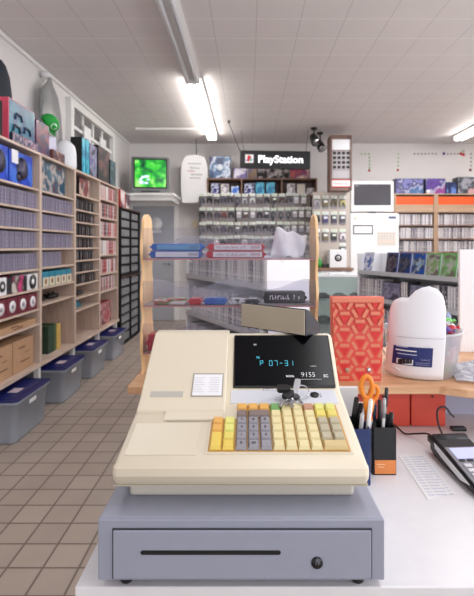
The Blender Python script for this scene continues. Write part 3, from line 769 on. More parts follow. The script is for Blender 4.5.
# sweets in the bucket
cand = [(106, 44, 140), (120, 200, 110), (240, 220, 70), (232, 232, 240), (226, 120, 170), (236, 236, 244), (210, 60, 70), (120, 90, 170), (240, 240, 240), (150, 160, 200)]
def sweet_mesh(i):
    b = MB(); b.ball((0, 0, 0), .0115, sc=(1.15, .8, .75), n=7)
    for s in (-1, 1):
        b.add([(s*.0115, 0, 0), (s*.022, .006, .007), (s*.024, -.003, 0), (s*.022, .005, -.007), (s*.022, -.007, .002)], [(0, 1, 2), (0, 2, 3), (0, 4, 1), (0, 3, 4)])
    o = b.build('wrapped_sweet', mat('sweet_%d' % i, cand[i], .3)); return o
protos = [sweet_mesh(i) for i in range(len(cand))]; used = set(); seeds = []
random.seed(11)
for lay, (zz, R_, cnt) in enumerate(((.016, .066, 10), (.04, .070, 13), (.064, .074, 14), (.088, .078, 16), (.112, .080, 17), (.136, .080, 18), (.158, .076, 15), (.176, .05, 8))):
    for k in range(cnt):
        a = 2*math.pi*k/cnt+lay*.7; rr = R_ if k % 4 else R_*.62
        i = random.randrange(len(cand)); o = protos[i]
        if i in used: o = o.copy(); C.objects.link(o)
        used.add(i)
        o.location = bc+Vector((rr*math.cos(a), rr*math.sin(a)*.98, zz)); o.rotation_euler = (random.uniform(-.5, .5), random.uniform(-.5, .5), random.uniform(0, 6))
        names = ['purple', 'green', 'yellow', 'white', 'pink', 'white', 'red', 'violet', 'white', 'pale blue']
        tag(o, names[i]+'-wrapped sweet piled inside the clear bucket behind the white card', 'sweet', names[i]+' sweets in the clear bucket')
for i, o in enumerate(protos):
    if i not in used: bpy.data.objects.remove(o)
# plastic sleeves and the white board on the ledge at the right
t = thing('display_board', 'tall white board standing on the ledge at the right edge of the photo', 'board', (.86, 1.545, LZ))
MB().span((.730, 1.538, LZ), (1.10, 1.552, 1.328), bev=.002).build('panel', mat('bright_white_card', (244, 243, 248), .5), t, True)
MB().span((.78, 1.552, LZ), (1.05, 1.61, LZ+.012), bev=.002).build('foot', M_grey, t, True)
M_film = clear('film', (250, 246, 248), .22, .1)
for k, (x, y, rz, lab) in enumerate(((.70, 1.34, .5, 'crumpled clear plastic sleeve lying on the ledge right of the bucket'), (.66, 1.22, -.3, 'clear plastic sleeve lying at the front of the ledge right of the bucket'))):
    vs = []; fs = []; n = 9
    for i in range(n):
        for j in range(n):
            vs.append((-.09+.18*i/(n-1), -.055+.11*j/(n-1), .004+.010*abs(math.sin(i*1.7+j*.9+k))*(.3+.7*(i % 2))))
    for i in range(n-1):
        for j in range(n-1): a = i*n+j; fs.append((a, a+n, a+n+1, a+1))
    o = MB().add(vs, fs, 0, Matrix.Translation((x, y, LZ)) @ Matrix.Rotation(rz, 4, 'Z')).build('plastic_sleeve', M_film, loc=(x, y, LZ))
    mo = o.modifiers.new('thick', 'SOLIDIFY'); mo.thickness = .0008
    tag(o, lab, 'plastic sleeve')
t = MB().span((.60, 1.25, LZ), (.76, 1.36, LZ+.003)).build('flyer', mat('reddish_card', (190, 130, 120), .5), loc=(.68, 1.3, LZ))
t.rotation_euler = (0, 0, .3); tag(t, 'reddish printed flyer under the clear sleeves on the ledge', 'flyer')

# ------------------------------------------------------------------ candy rack on the ledge
Kr = thing('candy_rack', 'countertop sweet rack with wavy wooden sides and three clear acrylic trays', 'display rack', (-.052, 1.33, LZ))
ys0, ys1 = 1.255, 1.40; zt_ = 1.434
def side_poly():
    L, Rr = [], []
    n = 40
    for k in range(n+1):
        z = LZ+(zt_-.03-LZ)*k/n
        w = .5+.5*math.cos((z-1.335)/.133*2*math.pi)        # full at the trays, waisted between
        L.append((ys0+.018*(1-w), z)); Rr.append((ys1-.018*(1-w), z))
    cap = []
    yc = (ys0+ys1)/2; hw = (ys1-ys0)/2
    lw, rw = L[-1][0], Rr[-1][0]
    for k in range(1, 12):
        a = math.pi*k/12; cap.append(((lw+rw)/2-(rw-lw)/2*math.cos(a), zt_-.03+.03*math.sin(a)))
    return L+cap+Rr[::-1]
for x in (-.3045, .1915):
    MB().prism(side_poly(), x, x+.008, 'x', bev=.001, seg=1).build('side_panel', M_ply, Kr, True)
M_acr = clear('acrylic', (250, 249, 252), .0, .04)
M_acr_edge = mat('acrylic_edge', (176, 120, 128), .2, alpha=.75)
def tray(zb, back_h, front_lo, front_hi, ph):
    b = MB(); b.span((-.296, 1.262, zb-.003), (.191, 1.392, zb)); b.span((-.296, 1.2585, zb), (.191, 1.2605, zb+back_h)); tr = b.build('tray', M_acr, Kr, True)
    n = 48; top = []
    for k in range(n+1):
        x = -.296+.487*k/n; s = .5-.5*math.cos(2*math.pi*(k/n*2.0+ph)); top.append((x, zb+front_lo+(front_hi-front_lo)*s))
    MB().prism([(-.296, zb)]+[(a_, c_) for a_, c_ in top]+[(.191, zb)], 1.3885, 1.3915, 'y').build('wavy_back', clear('acrylic_front', (248, 248, 252), .12, .04), Kr, True)
    MB().span((-.296, 1.2575, zb-.0042), (.191, 1.2625, zb-.0002)).build('front_edge', M_acr_edge, Kr, True)
    for xx in (-.17, .09): MB().tube([(xx, 1.257, zb-.004), (xx+.012, 1.252, zb-.010)], .0012, 5).build('price_clip', M_trim, Kr, True)
tray(1.305, .086, .040, .066, .0)
tray(1.172, .069, .034, .066, .5)
tray(1.039, .082, .022, .052, .0)
# packets of sweets in the trays
def packet(x0, x1, y0, z0, d, h, cols, label, grp=None, band=True, txt=None):
    w = x1-x0; t = thing('candy_packet', label, 'candy packet', ((x0+x1)/2, y0+d/2, z0), 0, grp)
    b = MB(); b.box((0, 0, h/2), (w-.010, d, h*.96), bev=.0035, seg=3)
    for q in (-1, 1):
        b.add([(q*(w/2-.006), -d*.47, h*.3), (q*(w/2-.006), d*.47, h*.3), (q*(w/2-.006), d*.47, h*.7), (q*(w/2-.006), -d*.47, h*.7), (q*(w/2+.001), -d*.49, h*.46), (q*(w/2+.001), d*.49, h*.5), (q*(w/2+.001), d*.49, h*.54), (q*(w/2+.001), -d*.49, h*.54)],
              [(0, 1, 2, 3), (4, 5, 6, 7), (0, 1, 5, 4), (2, 3, 7, 6), (1, 2, 6, 5), (0, 3, 7, 4)])
    b.build('wrapper', cols[0], t)
    if band:
        MB().box((w*.03, -d/2-.0002, h*.5), (w*.80, .0012, h*.72), bev=.0004).build('front_label', cols[1], t)
        if txt: marks(w*.5, h*.34, Matrix.Translation((t.location.x-w*.08, t.location.y-d/2-.0012, z0+h*.5)) @ FRONT, cols[2], 'label_print', t, int(z0*1000))
        b = MB()
        for k in range(10): b.box((w*.25+k*.0028, -d/2-.0010, h*.5), (.0012, .0004, h*.42))
        b.build('barcode', cols[2], t)
    return t
m_pb = art('blue_wrap', [(24, 62, 170), (28, 80, 190), (40, 110, 200)], 30, .25); m_pr = mat('red_wrap', (206, 30, 54), .28)
m_lb = mat('label_white', (238, 238, 244), .4); m_ink = mat('label_ink', (110, 112, 140), .5); m_inkr = mat('label_ink_red', (180, 90, 100), .5)
zt1 = 1.3055
packet(-.283, -.130, 1.268, zt1, .055, .021, (m_pb, m_lb, m_ink), 'blue and white sweet packet on the upper rack tray, lower of two')
packet(-.280, -.125, 1.270, zt1+.0215, .05, .020, (m_pb, mat('sky_label', (110, 170, 214), .4), m_ink), 'blue sweet packet on the upper rack tray, upper of two')
packet(-.122, .052, 1.268, zt1, .055, .0205, (m_pr, m_lb, m_inkr), 'red sweet packet with white label on the upper rack tray, lower of two', txt=True)
packet(-.118, .050, 1.270, zt1+.021, .05, .0200, (m_pr, m_lb, m_inkr), 'red sweet packet with white label on the upper rack tray, upper of two', txt=True)
zt2 = 1.1725
m_rg = art('red_green_wrap', [(206, 40, 60), (230, 225, 220), (206, 40, 60), (90, 150, 90), (235, 230, 225)], 26, .3, stretch=(.5, 1, 2))
packet(-.272, -.175, 1.268, zt2, .05, .017, (m_rg, m_lb, m_ink), 'red, white and green sweet packet at the left end of the middle tray', band=False)
packet(-.172, -.130, 1.268, zt2, .05, .018, (m_pr, m_lb, m_ink), 'small red sweet packet in the middle tray beside the blue one', band=False)
packet(-.128, -.060, 1.268, zt2, .05, .019, (m_pb, m_lb, m_ink), 'blue sweet packet in the middle tray with white marks', band=False)
packet(-.056, .035, 1.268, zt2, .05, .016, (art('bw_wrap', [(40, 60, 140), (235, 235, 240), (50, 50, 60)], 40, .3), m_lb, m_ink), 'white and blue sweet packet in the middle of the middle tray', band=False)
packet(.042, .172, 1.30, zt2, .05, .034, (mat('black_wrap', (40, 34, 40), .25), m_lb, m_ink), 'black sweet packet with white lettering at the right end of the middle tray', band=False)
marks(.085, .014, Matrix.Translation((.106, 1.2992, zt2+.018)) @ FRONT, m_lb, 'packet_lettering', bpy.data.objects['candy_packet.008'], 5, .001)
zt3 = 1.0395
for k in range(3):
    packet(-.290+.075*k, -.222+.075*k, 1.268, zt3, .05, .05, (m_pr, m_lb, m_ink), ['red sweet packet on the bottom rack tray against the left wooden side', 'red sweet packet on the bottom rack tray, second from the left side', 'red sweet packet on the bottom rack tray, third from the left side'][k], band=False)
# white crumpled paper at the back of the top tray
vs = []; fs = []; n = 14
for i in range(n):
    for j in range(n):
        u = i/(n-1); v = j/(n-1)
        vs.append((.075+.098*u+.018*(v-.5), 1.325+.04*v*math.sin(u*2)+.010*math.sin(u*9+v*4), 1.307+.088*v*(1-.28*u)+.004*math.sin(u*14)))
for i in range(n-1):
    for j in range(n-1): a = i*n+j; fs.append((a, a+n, a+n+1, a+1))
o = MB().add(vs, fs, 0, None, True).build('paper_bag', mat('paper_bag_white', (240, 240, 246), .6, var=.15, scale=30), loc=(.11, 1.33, 1.306))
mo = o.modifiers.new('thick', 'SOLIDIFY'); mo.thickness = .001; tag(o, 'crumpled white paper bag at the right end of the upper rack tray', 'paper bag')

# ================================================================== LEFT SHELF WALL
SX = -1.70; SB = LW+.004
def zd(d): return H-d
ybay = [2.93, 3.66, 4.39, 5.12, 5.85]
lev = {0: [-.447, -.282, -.123, .033, .199, .363, .525, .644], 1: [-.447, -.284, -.125, .033, .193, .360, .500],
       2: [-.505, -.354, -.230, -.093, .033, .16, .28, .402, .536, .66], 3: [-.54, -.32, -.10, .122, .345, .552]}
zb0, ztop = zd(.985), zd(-.762)
bay_names = ['nearest bay of the wooden shelf wall, with brown cartons low down', 'second bay of the wooden shelf wall, with grey cases above a teal and yellow row',
             'third bay of the wooden shelf wall, with rows of black cartridges', 'farthest bay of the wooden shelf wall, filled with red and white game cases']
for i in range(4):
    y0, y1 = ybay[i], ybay[i+1]
    t = thing('shelf_unit', bay_names[i], 'shelf', (SX, y0, 0))
    for y in (y0+.001, y1-.019): MB().span((SB, y, zb0+.03), (SX, y+.018, ztop-.02)).build('side_panel', M_shelfwood, t, True)
    MB().span((SB, y0+.001, ztop-.02), (SX, y1-.001, ztop), bev=.002).build('top_board', M_shelfwoodY, t, True)
    MB().span((SB, y0+.001, zb0), (SX+.012, y1-.001, zb0+.03), bev=.002).build('base_board', M_shelfwoodY, t, True)
    MB().span((SB, y0+.02, zb0+.03), (SB+.008, y1-.02, ztop-.02)).build('back_board', M_shelfwood, t, True)
    for d in lev[i]: MB().span((SB+.008, y0+.0195, zd(d)), (SX-.004, y1-.0195, zd(d)+.016), bev=.0015).build('shelf', M_shelfwoodY, t, True)
    for y in ((y0+.002,) if i < 3 else (y0+.002, y1-.042)): MB().span((SX-.06, y, 0), (SX-.02, y+.04, zb0)).build('leg', M_trim, t, True)

def top_of(i, k): return zd(lev[i][k])+.0165
# grey disc cases with their spines out, one row after the other
def case_proto(name, th, dp, ht, mats, spine=.0006, axis='x'):
    """box whose spine faces +x (axis x) or -y (axis y); origin at the foot of the spine"""
    b = MB()
    if axis == 'x':
        b.span((-dp, 0, 0), (0, th, ht)); b.span((0, th*.12, ht*.03), (spine, th*.88, ht*.97), 1)
    else:
        b.span((0, 0, 0), (th, dp, ht)); b.span((th*.12, -spine, ht*.03), (th*.88, 0, ht*.97), 1)
    return b.build(name, mats)
M_jc = pick('grey_cases', [(118, 112, 130), (128, 122, 140), (122, 114, 132), (134, 128, 146), (112, 108, 126), (126, 120, 134)], .3)
M_js = pick('grey_spines', [(140, 134, 156), (126, 120, 142), (150, 144, 164), (134, 126, 148), (144, 136, 156)], .35, (110, 104, 124), 90)
first = {}
def place(key_, maker, loc, rot, label, cat, group, sc=None):
    if key_ not in first: first[key_] = maker(); o = first[key_]
    else: o = first[key_].copy(); C.objects.link(o)
    o.location = loc; o.rotation_euler = rot
    if sc: o.scale = sc
    return tag(o, label, cat, group)
ordn = ['top', 'second', 'third', 'bottom']
for i in (0, 1):
    for k in range(4):
        y = (ybay[0]+.02 if i == 0 else ybay[1]+.022); yend = ybay[i+1]-.022
        if i == 0: y = 3.04
        if i == 1 and k == 3: yend = ybay[1]+.46
        while y+.0155 < yend:
            place('jc', lambda: case_proto('disc_case', .0150, .14, .126, [M_jc, M_js]), (SX-.022-random.random()*.004, y, top_of(i, k+1)), (0, 0, 0),
                  'grey-spined disc case in the %s grey row of the %s shelf bay' % (ordn[k], ['nearest', 'second']
                  [i]), 'game case', '%s row of grey disc cases, %s bay' % (ordn[k], ['nearest', 'second'][i]))
            y += .0166
# big boxes in the uppermost compartments
def rbox(name, label, cat, lo, hi, mt, front=None, bev=.003, face='x', rz=0, extra=None):
    lo, hi = Vector(lo), Vector(hi); base = Vector(((lo.x+hi.x)/2, (lo.y+hi.y)/2, min(lo.z, hi.z))); d = hi-lo
    t = thing(name, label, cat, base, rz)
    MB().box((0, 0, abs(d.z)/2), (abs(d.x), abs(d.y), abs(d.z)), bev=bev).build('carton', mt, t)
    if front is not None:
        if face == 'x': MB().box((abs(d.x)/2+.0004, 0, abs(d.z)/2), (.001, abs(d.y)*.96, abs(d.z)*.96)).build('printed_front', front, t)
        else: MB().box((0, -abs(d.y)/2-.0004, abs(d.z)/2), (abs(d.x)*.96, .001, abs(d.z)*.96)).build('printed_front', front, t)
    if extra: extra(t, abs(d.x)/2+.0014 if face == 'x' else -abs(d.y)/2-.0014, abs(d.z))
    return t
M_blue = mat('box_blue', (30, 74, 190), .35); M_bluea = art('box_blue_art', [(14, 44, 150), (24, 70, 196), (16, 50, 166), (60, 110, 210)], 5)
def headset(t, x, h):
    b = MB(); n = 24
    b.lathe([(0, 0), (.085, 0), (.085, .002), (0, .002)], M=Matrix.Translation((x-.0005, .01, h*.52)) @ Matrix.Rotation(math.pi/2, 4, 'Y'), n=n)
    b.lathe([(0, 0), (.038, 0), (.038, .002), (0, .002)], M=Matrix.Translation((x-.0005, -.04, h*.24)) @ Matrix.Rotation(math.pi/2, 4, 'Y'), n=n)
    b.build('printed_ring', mat('ring_dark', (28, 26, 48), .35), t)
    b = MB(); b.lathe([(0, 0), (.055, 0), (.055, .001), (0, .001)], M=Matrix.Translation((x+.0018, .01, h*.52)) @ Matrix.Rotation(math.pi/2, 4, 'Y'), n=n)
    b.lathe([(0, 0), (.018, 0), (.018, .001), (0, .001)], M=Matrix.Translation((x+.0018, -.04, h*.24)) @ Matrix.Rotation(math.pi/2, 4, 'Y'), n=n)
    b.build('printed_pad', mat('ring_mid', (70, 64, 96), .35), t)
zsh = zd(-.447)+.0165
rbox('headset_box', 'bright blue box with dark headset ring print, left one in the nearest bay', 'box', (-1.90, 2.96, zsh), (SX-.03, 3.215, zsh+.25), M_blue, M_bluea, extra=headset)
tt = rbox('headset_box', 'bright blue box with a white tag, right one beside the post of the nearest bay', 'box', (-1.90, 3.235, zsh), (SX-.03, 3.58, zsh+.245), M_blue, M_bluea, extra=headset)
MB().box((.087, -.10, .20), (.002, .09, .10)).build('white_tag', M_white, tt)
M_teal = mat('box_teal', (24, 120, 134), .4)
M_teala = art('teal_art', [(14, 100, 116), (16, 84, 108), (100, 40, 50), (20, 100, 120), (190, 170, 164), (14, 70, 96)], 5)
rbox('game_box', 'teal box with red and white artwork filling the top compartment of the second bay', 'box', (-1.95, 3.74, zsh), (SX-.04, 4.24, zsh+.27), M_teal, M_teala)
rbox('figure_box', 'black box with reddish artwork in the top compartment of the third bay', 'box', (-1.9, 4.62, zd(-.505)+.0165), (SX-.05, 4.92, zd(-.505)+.215), M_blackmatte, art('red_figure_art', [(40, 30, 34), (150, 60, 60), (60, 40, 44), (200, 170, 160)], 9))
# row F nearest bay: white faced boxes with a round print
def rnd_print(r, m1, m2):
    def f(t, x, h):
        MB().lathe([(0, 0), (r, 0), (r, .001), (0, .001)], M=Matrix.Translation((x, 0, h*.5)) @ Matrix.Rotation(math.pi/2, 4, 'Y'), n=22).build('round_print', m1, t)
        MB().lathe([(0, 0), (r*.4, 0), (r*.4, .001), (0, .001)], M=Matrix.Translation((x+.001, 0, h*.5)) @ Matrix.Rotation(math.pi/2, 4, 'Y'), n=18).build('round_print_center', m2, t)
    return f
m_w = mat('box_white', (226, 224, 228), .4); m_bk = mat('print_black', (36, 34, 40), .4); m_maroon = mat('box_maroon', (112, 34, 52), .4)
yy = 3.05
for k, (w_, mt_, lab) in enumerate(((.115, m_w, 'white box with a black ring print at the left photo edge of the nearest bay'), (.06, m_bk, 'black narrow box between the white ring-print boxes in the nearest bay'),
        (.165, art('magenta_art', [(190, 150, 90), (200, 60, 120), (60, 40, 50), (210, 200, 190)], 9), 'box with tan and magenta artwork in the nearest bay'), (.04, m_bk, 'thin black box left of the last white box in the nearest bay'), (.17, m_w, 'white box with a large black ring print at the right end of its row'))):
    rbox('accessory_box', lab, 'box', (-1.86, yy, top_of(0, 5)+.0), (SX-.012, yy+w_, top_of(0, 5)+.125-.01*(k % 2)), mt_, None, extra=rnd_print(w_*.34, m_bk, m_w) if mt_ is m_w else None)
    yy += w_+.008
for k in range(4):
    rbox('controller_box', 'maroon box with a white round print in the nearest bay, %s' % ['leftmost of four', 'second from the left', 'third from the left', 'rightmost of four'][k], 'box',
         (-1.86, 3.015+k*.153, top_of(0, 6)), (SX-.012, 3.160+k*.153, top_of(0, 6)+.132), m_maroon, None, extra=rnd_print(.045, m_w, mat('print_mid', (150, 140, 150), .4)))
m_kraft = mat('kraft_card', (186, 146, 112), .7, var=.1, scale=10); m_kraftp = mat('kraft_print', (120, 84, 62), .7)
def kraft_marks(t, x, h):
    b = MB(); b.box((x, -.03, h*.75), (.0006, .10, .012)); b.box((x, .02, h*.3), (.0006, .14, .010)); b.box((x, .05, h*.55), (.0006, .07, .006)); b.build('carton_print', m_kraftp, t)
rbox('flat_carton', 'long flat brown cardboard carton lying on the shelf above the brown cartons', 'carton', (-1.98, 3.0, zd(.644)+.0165), (SX-.012, 3.60, zd(.644)+.062), m_kraft, extra=kraft_marks)
zbs = zb0+.0305
rbox('cardboard_carton', 'brown cardboard carton on the base board, left one of two', 'carton', (-2.05, 2.96, zbs), (SX-.03, 3.275, zbs+.240), m_kraft, extra=kraft_marks)
rbox('cardboard_carton', 'brown cardboard carton on the base board, right one of two', 'carton', (-2.05, 3.285, zbs), (SX-.03, 3.60, zbs+.240), m_kraft, extra=kraft_marks)
# second bay lower rows
m_ty = mat('teal_card', (40, 130, 156), .4)
for k in range(5):
    rbox('adapter_box', 'small teal and cream box in the second bay, %s' % ['first from the left', 'second from the left', 'middle one', 'fourth from the left', 'last before the post'][k], 'box',
         (-1.84, 3.72+k*.122, top_of(1, 5)), (SX-.012, 3.832+k*.122, top_of(1, 5)+.125), m_ty, None,
         extra=lambda t, x, h: (MB().box((x, 0, h*.32), (.001, .108, h*.6)).build('cream_panel', mat('cream_print', (220, 208, 180), .4), t), MB().ball((x, 0, h*.34), .022, sc=(.1, 1, 1.2)).build('pad_print', mat('brown_print', (130, 92, 74), .4), t)))
def pad_blob(name, label, cat, y, z, mt, sc=(.10, .20, .05)):
    b = MB(); b.box((0, 0, sc[2]*.45), (sc[0], sc[1]*.7, sc[2]*.8), bev=sc[2]*.3)
    b.ball((.01, -sc[1]*.36, sc[2]*.42), sc[2]*.42, sc=(1.5, 1.1, .95)); b.ball((.01, sc[1]*.36, sc[2]*.42), sc[2]*.42, sc=(1.5, 1.1, .95))
    for s in (-1, 1): b.cyl((.0, s*sc[1]*.2, sc[2]*.8), (.0, s*sc[1]*.2, sc[2]*1.15), .012, 10)
    b.tube([(-.03, 0, sc[2]*.5), (-.08, sc[1]*.3, .02), (-.05, sc[1]*.6, .012), (.02, sc[1]*.55, .01)], .005)
    o = b.build(name, mt); o.location = (SX-.13, y, z); return tag(o, label, cat)
pad_blob('game_controller', 'black wired game controller lying in the second bay, nearer one', 'game controller', 3.86, top_of(1, 6), M_black)
pad_blob('game_controller', 'black wired game controller lying in the second bay, farther one', 'game controller', 4.14, top_of(1, 6), M_black)
for k, (w_, h_, c_, lab) in enumerate(((.10, .24, (38, 66, 50), 'dark green book standing low in the second bay'), (.05, .25, (70, 96, 66), 'olive book between the dark green and yellow books'), (.08, .23, (214, 178, 96), 'yellow book standing at the right of the green books'))):
    rbox('guide_book', lab, 'book', (-1.90, 3.93+[0, .11, .18][k], zbs), (SX-.06, 3.93+[0, .11, .18][k]+w_, zbs+h_), mat('book_%d' % k, c_, .5, var=.2, scale=12))
rbox('book', 'tan hardback lying behind the yellow book at the right in the second bay', 'book', (-1.95, 4.22, zbs), (SX-.14, 4.27, zbs+.22), mat('book_tan', (196, 160, 120), .5))
# third bay: black cartridges
M_cart = pick('cartridge_black', [(26, 24, 28), (34, 30, 34), (40, 36, 42), (20, 20, 22)], .4)
M_cartl = pick('cartridge_label', [(60, 54, 60), (96, 88, 90), (44, 40, 46), (130, 122, 120), (70, 50, 50)], .4, (30, 28, 32), 40)
for k in range(8):
    gap = (zd(lev[2][k-1]) if k else 9)-zd(lev[2][k]) if k else .15
    ht = min(.105, gap-.03) if k else .10
    y = 4.435+random.random()*.02; yend = 5.06-random.random()*.10
    if k < 1: continue
    while y+.04 < yend:
        place('cart', lambda: case_proto('game_cartridge', .034, .12, .10, [M_cart, M_cartl], .001), (SX-.02-random.random()*.01, y, zd(lev[2][k])+.0165), (0, 0, 0),
              'black boxed cartridge in row %s of the third bay' % ['', 'one (upper)', 'two', 'three', 'four', 'five', 'six', 'seven (lower)'][k], 'cartridge', 'black cartridges, row %d of the third bay' % k, (1, 1, ht/.10))
        y += .041+(.02 if random.random() < .06 else 0)
pad_blob('game_controller', 'black controller with grey cable lying near the bottom of the third bay', 'game controller', 4.72, zd(.536)+.0-.0+.0165-.0, M_dark, (.12, .22, .05))
b = MB(); b.ball((0, 0, .05), .05, sc=(1.2, 2.3, 1)); b.box((0, 0, .02), (.12, .22, .03), bev=.01); o = b.build('steering_wheel_pad', mat('teal_plastic', (36, 128, 158), .4)); o.location = (SX-.14, 4.66, zd(.66)+.018)
tag(o, 'teal rounded game accessory on the lowest shelf of the third bay', 'game accessory')
# fourth bay: red and white cases
M_g4b = pick('case_red_white', [(176, 50, 56), (200, 192, 192), (170, 90, 90), (150, 40, 50), (222, 216, 214), (120, 90, 92), (110, 44, 54)], .35)
M_g4s = pick('spine_red_white', [(196, 60, 66), (222, 216, 216), (190, 120, 118), (160, 48, 56), (228, 222, 220), (90, 50, 64), (60, 50, 56)], .35, (226, 216, 216), 50)
for k in range(6):
    y = 5.15; 
    while y+.03 < 5.82-(.06 if k == 5 else .02):
        place('g4', lambda: case_proto('console_game_case', .028, .13, .18, [M_g4b, M_g4s], .001), (SX-.02, y, zd(lev[3][k])+.0165), (0, 0, 0),
              'red or white game case in the farthest bay, %s row' % ['top', 'second', 'third', 'fourth', 'fifth', 'lowest short'][k], 'game case', 'red and white cases, %s row of the farthest bay' % ['top', 'second', 'third', 'fourth', 'fifth', 'lowest'][k], (1, 1, .95 if k else .9))
        y += .031
rbox('toy_box', 'large red patterned box low in the farthest bay', 'box', (-1.95, 5.2, zbs), (SX-.05, 5.7, zbs+.27), mat('box_red', (150, 46, 60), .4), art('red_art', [(120, 34, 46), (170, 70, 80), (190, 160, 160), (90, 26, 38)], 14))

# blue-lidded storage tubs
M_tub = mat('tub_clear_grey', (198, 204, 216), .25, alpha=.55, var=.1, scale=6); M_lid = mat('lid_blue', (14, 28, 100), .4, var=.08)
tl = ['nearest of four in the row', 'second of four in the row', 'third of four in the row', 'farthest of four in the row']
for k, (y0, y1) in enumerate(((2.98, 3.50), (3.76, 4.24), (4.47, 4.94), (5.20, 5.68))):
    t = thing('storage_tub', 'clear tub with a dark blue lid, '+tl[k], 'storage tub', (-1.77, (y0+y1)/2, 0), 0)
    L_ = (y1-y0); wt = .24; b = MB()
    for (A, B_) in (((-.20, -L_/2+.02, 0), (.185, L_/2-.02, 0)),):
        bm = bmesh.new(); secs = []
        for z, g_ in ((.0, 0), (.01, .004), (.27, .022), (.272, .034), (.29, .034), (.288, .020), (.02, .0), (.012, 0)):
            secs.append([bm.verts.new((u, v, z)) for u, v in rrect(.385+2*g_, L_-.06+2*g_, .04)])
        for a, c in zip(secs, secs[1:]):
            n = len(a)
            for q in range(n): bm.faces.new((a[q], a[(q+1) % n], c[(q+1) % n], c[q]))
        bm.faces.new(secs[0][::-1]); bm.faces.new(secs[-1])
        b.addbm(bm, 0, None, True)
    b.build('tub_body', M_tub, t)
    b = MB(); b.prism(rrect(.462, L_+.014, .04), .2905, .302, 'z', bev=.003); b.prism(rrect(.38, L_-.08, .03), .302, .307, 'z', bev=.002)
    b.build('lid', M_lid, t)
    MB().box((.11, -.05+.02*k, .3078), (.07, .10, .0008)).build('lid_label', mat('label_pinkish', (214, 196, 204), .5), t)
    MB().box((.2170, -.02, .235), (.002, .10, .028), 0, Matrix.Rotation(.0, 4, 'Y')).build('side_label', M_white, t)
    b = MB(); random.seed(40+k)
    for q in range(5): b.box((-.08+.05*q-.02, random.uniform(-L_*.25, L_*.25), .06+.02*(q % 2)), (.09, .12, .10+.03*(q % 3)), bev=.01, M=Matrix.Rotation(0, 4, 'Z'))
    o = b.build('tub_contents', mat('mixed_grey_items', (128, 130, 142), .6, var=.4, scale=9), t)
random.seed(5)

# ---- things standing on top of the shelf wall
TZ = ztop+.0008
def topbox(label, name, cat, x0, x1, y0, y1, h, body_c, front, **kw):
    return rbox(name, label, cat, (x0, y0, TZ), (x1, y1, TZ+h), body_c, front, **kw)
M_pink = mat('box_pink', (206, 70, 96), .4)
def pads(t, x, h):
    b = MB()
    for (y, z, a) in ((-.06, h*.66, .4), (-.09, h*.36, -.2), (.07, h*.42, .2)):
        b.tube([(x, y-.05, z-.03), (x, y-.035, z+.012), (x, y+.035, z+.012), (x, y+.05, z-.03)], .011, 6)
    b.build('printed_controllers', mat('ink_dark_blue', (22, 34, 60), .4), t)
topbox('large teal console box with pink edges and printed controllers, on top of the nearest bay', 'console_box', 'box', -1.96, SX-.02, 3.20, 3.60, .31, M_pink, art('console_art', [(14, 70, 112), (18, 100, 128), (20, 60, 104), (24, 112, 134)], 6), extra=pads)
topbox('dark purple console box with round red print, right of the large teal box', 'console_box', 'box', -1.85, SX-.02, 3.62, 3.86, .27, mat('box_plum', (62, 40, 84), .4), art('plum_art', [(40, 34, 80), (52, 40, 96), (130, 44, 64), (34, 28, 60), (60, 50, 100)], 8))
topbox('low box printed with small dark figures, in front of the teal console box', 'small_box', 'box', SX-.018, SX-.002, 3.22, 3.62, .065, m_bk, art('figures_art', [(30, 28, 48), (120, 44, 64), (170, 150, 170), (40, 36, 76)], 24))
t = topbox('pale blue card box leaning beside the purple console box', 'pale_box', 'box', -1.85, SX-.04, 3.92, 4.08, .20, mat('pale_lilac', (190, 188, 214), .4), None)
t.rotation_euler = (.18, 0, 0); t.location.z += .012
topbox('small reddish brown box at the foot of the pale box', 'small_box', 'box', SX-.036, SX-.004, 3.90, 4.15, .085, mat('brown_red', (116, 66, 60), .5), art('brown_art', [(120, 66, 62), (170, 120, 110), (80, 50, 60)], 14))
# black bag at the photo's left edge
b = MB(); b.lathe([(0, 0), (.085, .0), (.095, .04), (.098, .30), (.092, .50), (.075, .64), (.045, .73), (.015, .77), (0, .775)], sx=.9, sy=1.1, n=20)
o = b.build('charcoal_bag', mat('charcoal_fabric', (48, 52, 62), .8, var=.2, bump=.3)); o.location = (-2.045, 3.68, TZ); tag(o, 'tall charcoal cloth bag standing behind the teal console box at the left photo edge', 'bag')
b = MB(); b.box((0, 0, .13), (.05, .10, .26), bev=.01); o = b.build('black_case', M_blackmatte); o.location = (-1.755, 3.10, TZ)
tag(o, 'small black upright case left of the large teal console box', 'case')
# green cap
t = thing('baseball_cap', 'bright green cap with a white round badge, high on the shelf wall', 'cap', (-1.79, 3.98, TZ+.32))
Mcap = Matrix.Rotation(math.radians(55), 4, 'Y') @ Matrix.Rotation(math.radians(-30), 4, 'Z')
b = MB(); b.lathe([(.105, 0), (.107, .03), (.098, .07), (.07, .105), (.03, .122), (0, .125)], M=Mcap, n=26); b.build('crown', mat('cap_green', (26, 150, 56), .75, bump=.2), t)
b = MB(); pts = [(.105*math.cos(a), .105*math.sin(a)) for a in [(-1+2*k/12)*1.2 for k in range(13)]]; pts2 = [(.06+.125*math.cos(a), .10*math.sin(a)) for a in [(1-2*k/12)*1.3 for k in range(13)]]
b.prism(pts+pts2, 0, .005, 'z', M=Mcap); b.build('brim', mat('cap_green_dark', (18, 116, 44), .75), t)
b = MB(); b.lathe([(0, 0), (.036, 0), (.036, .004), (0, .004)], M=Mcap @ Matrix.Translation((.093, 0, .055)) @ Matrix.Rotation(math.radians(72), 4, 'Y'), n=22); b.build('badge', M_white, t)
t.scale = (.8, .8, .8)
MB().cyl((-.03, .02, -.399), (-.03, .02, .02), .012, 12).build('stand', M_dark, t)
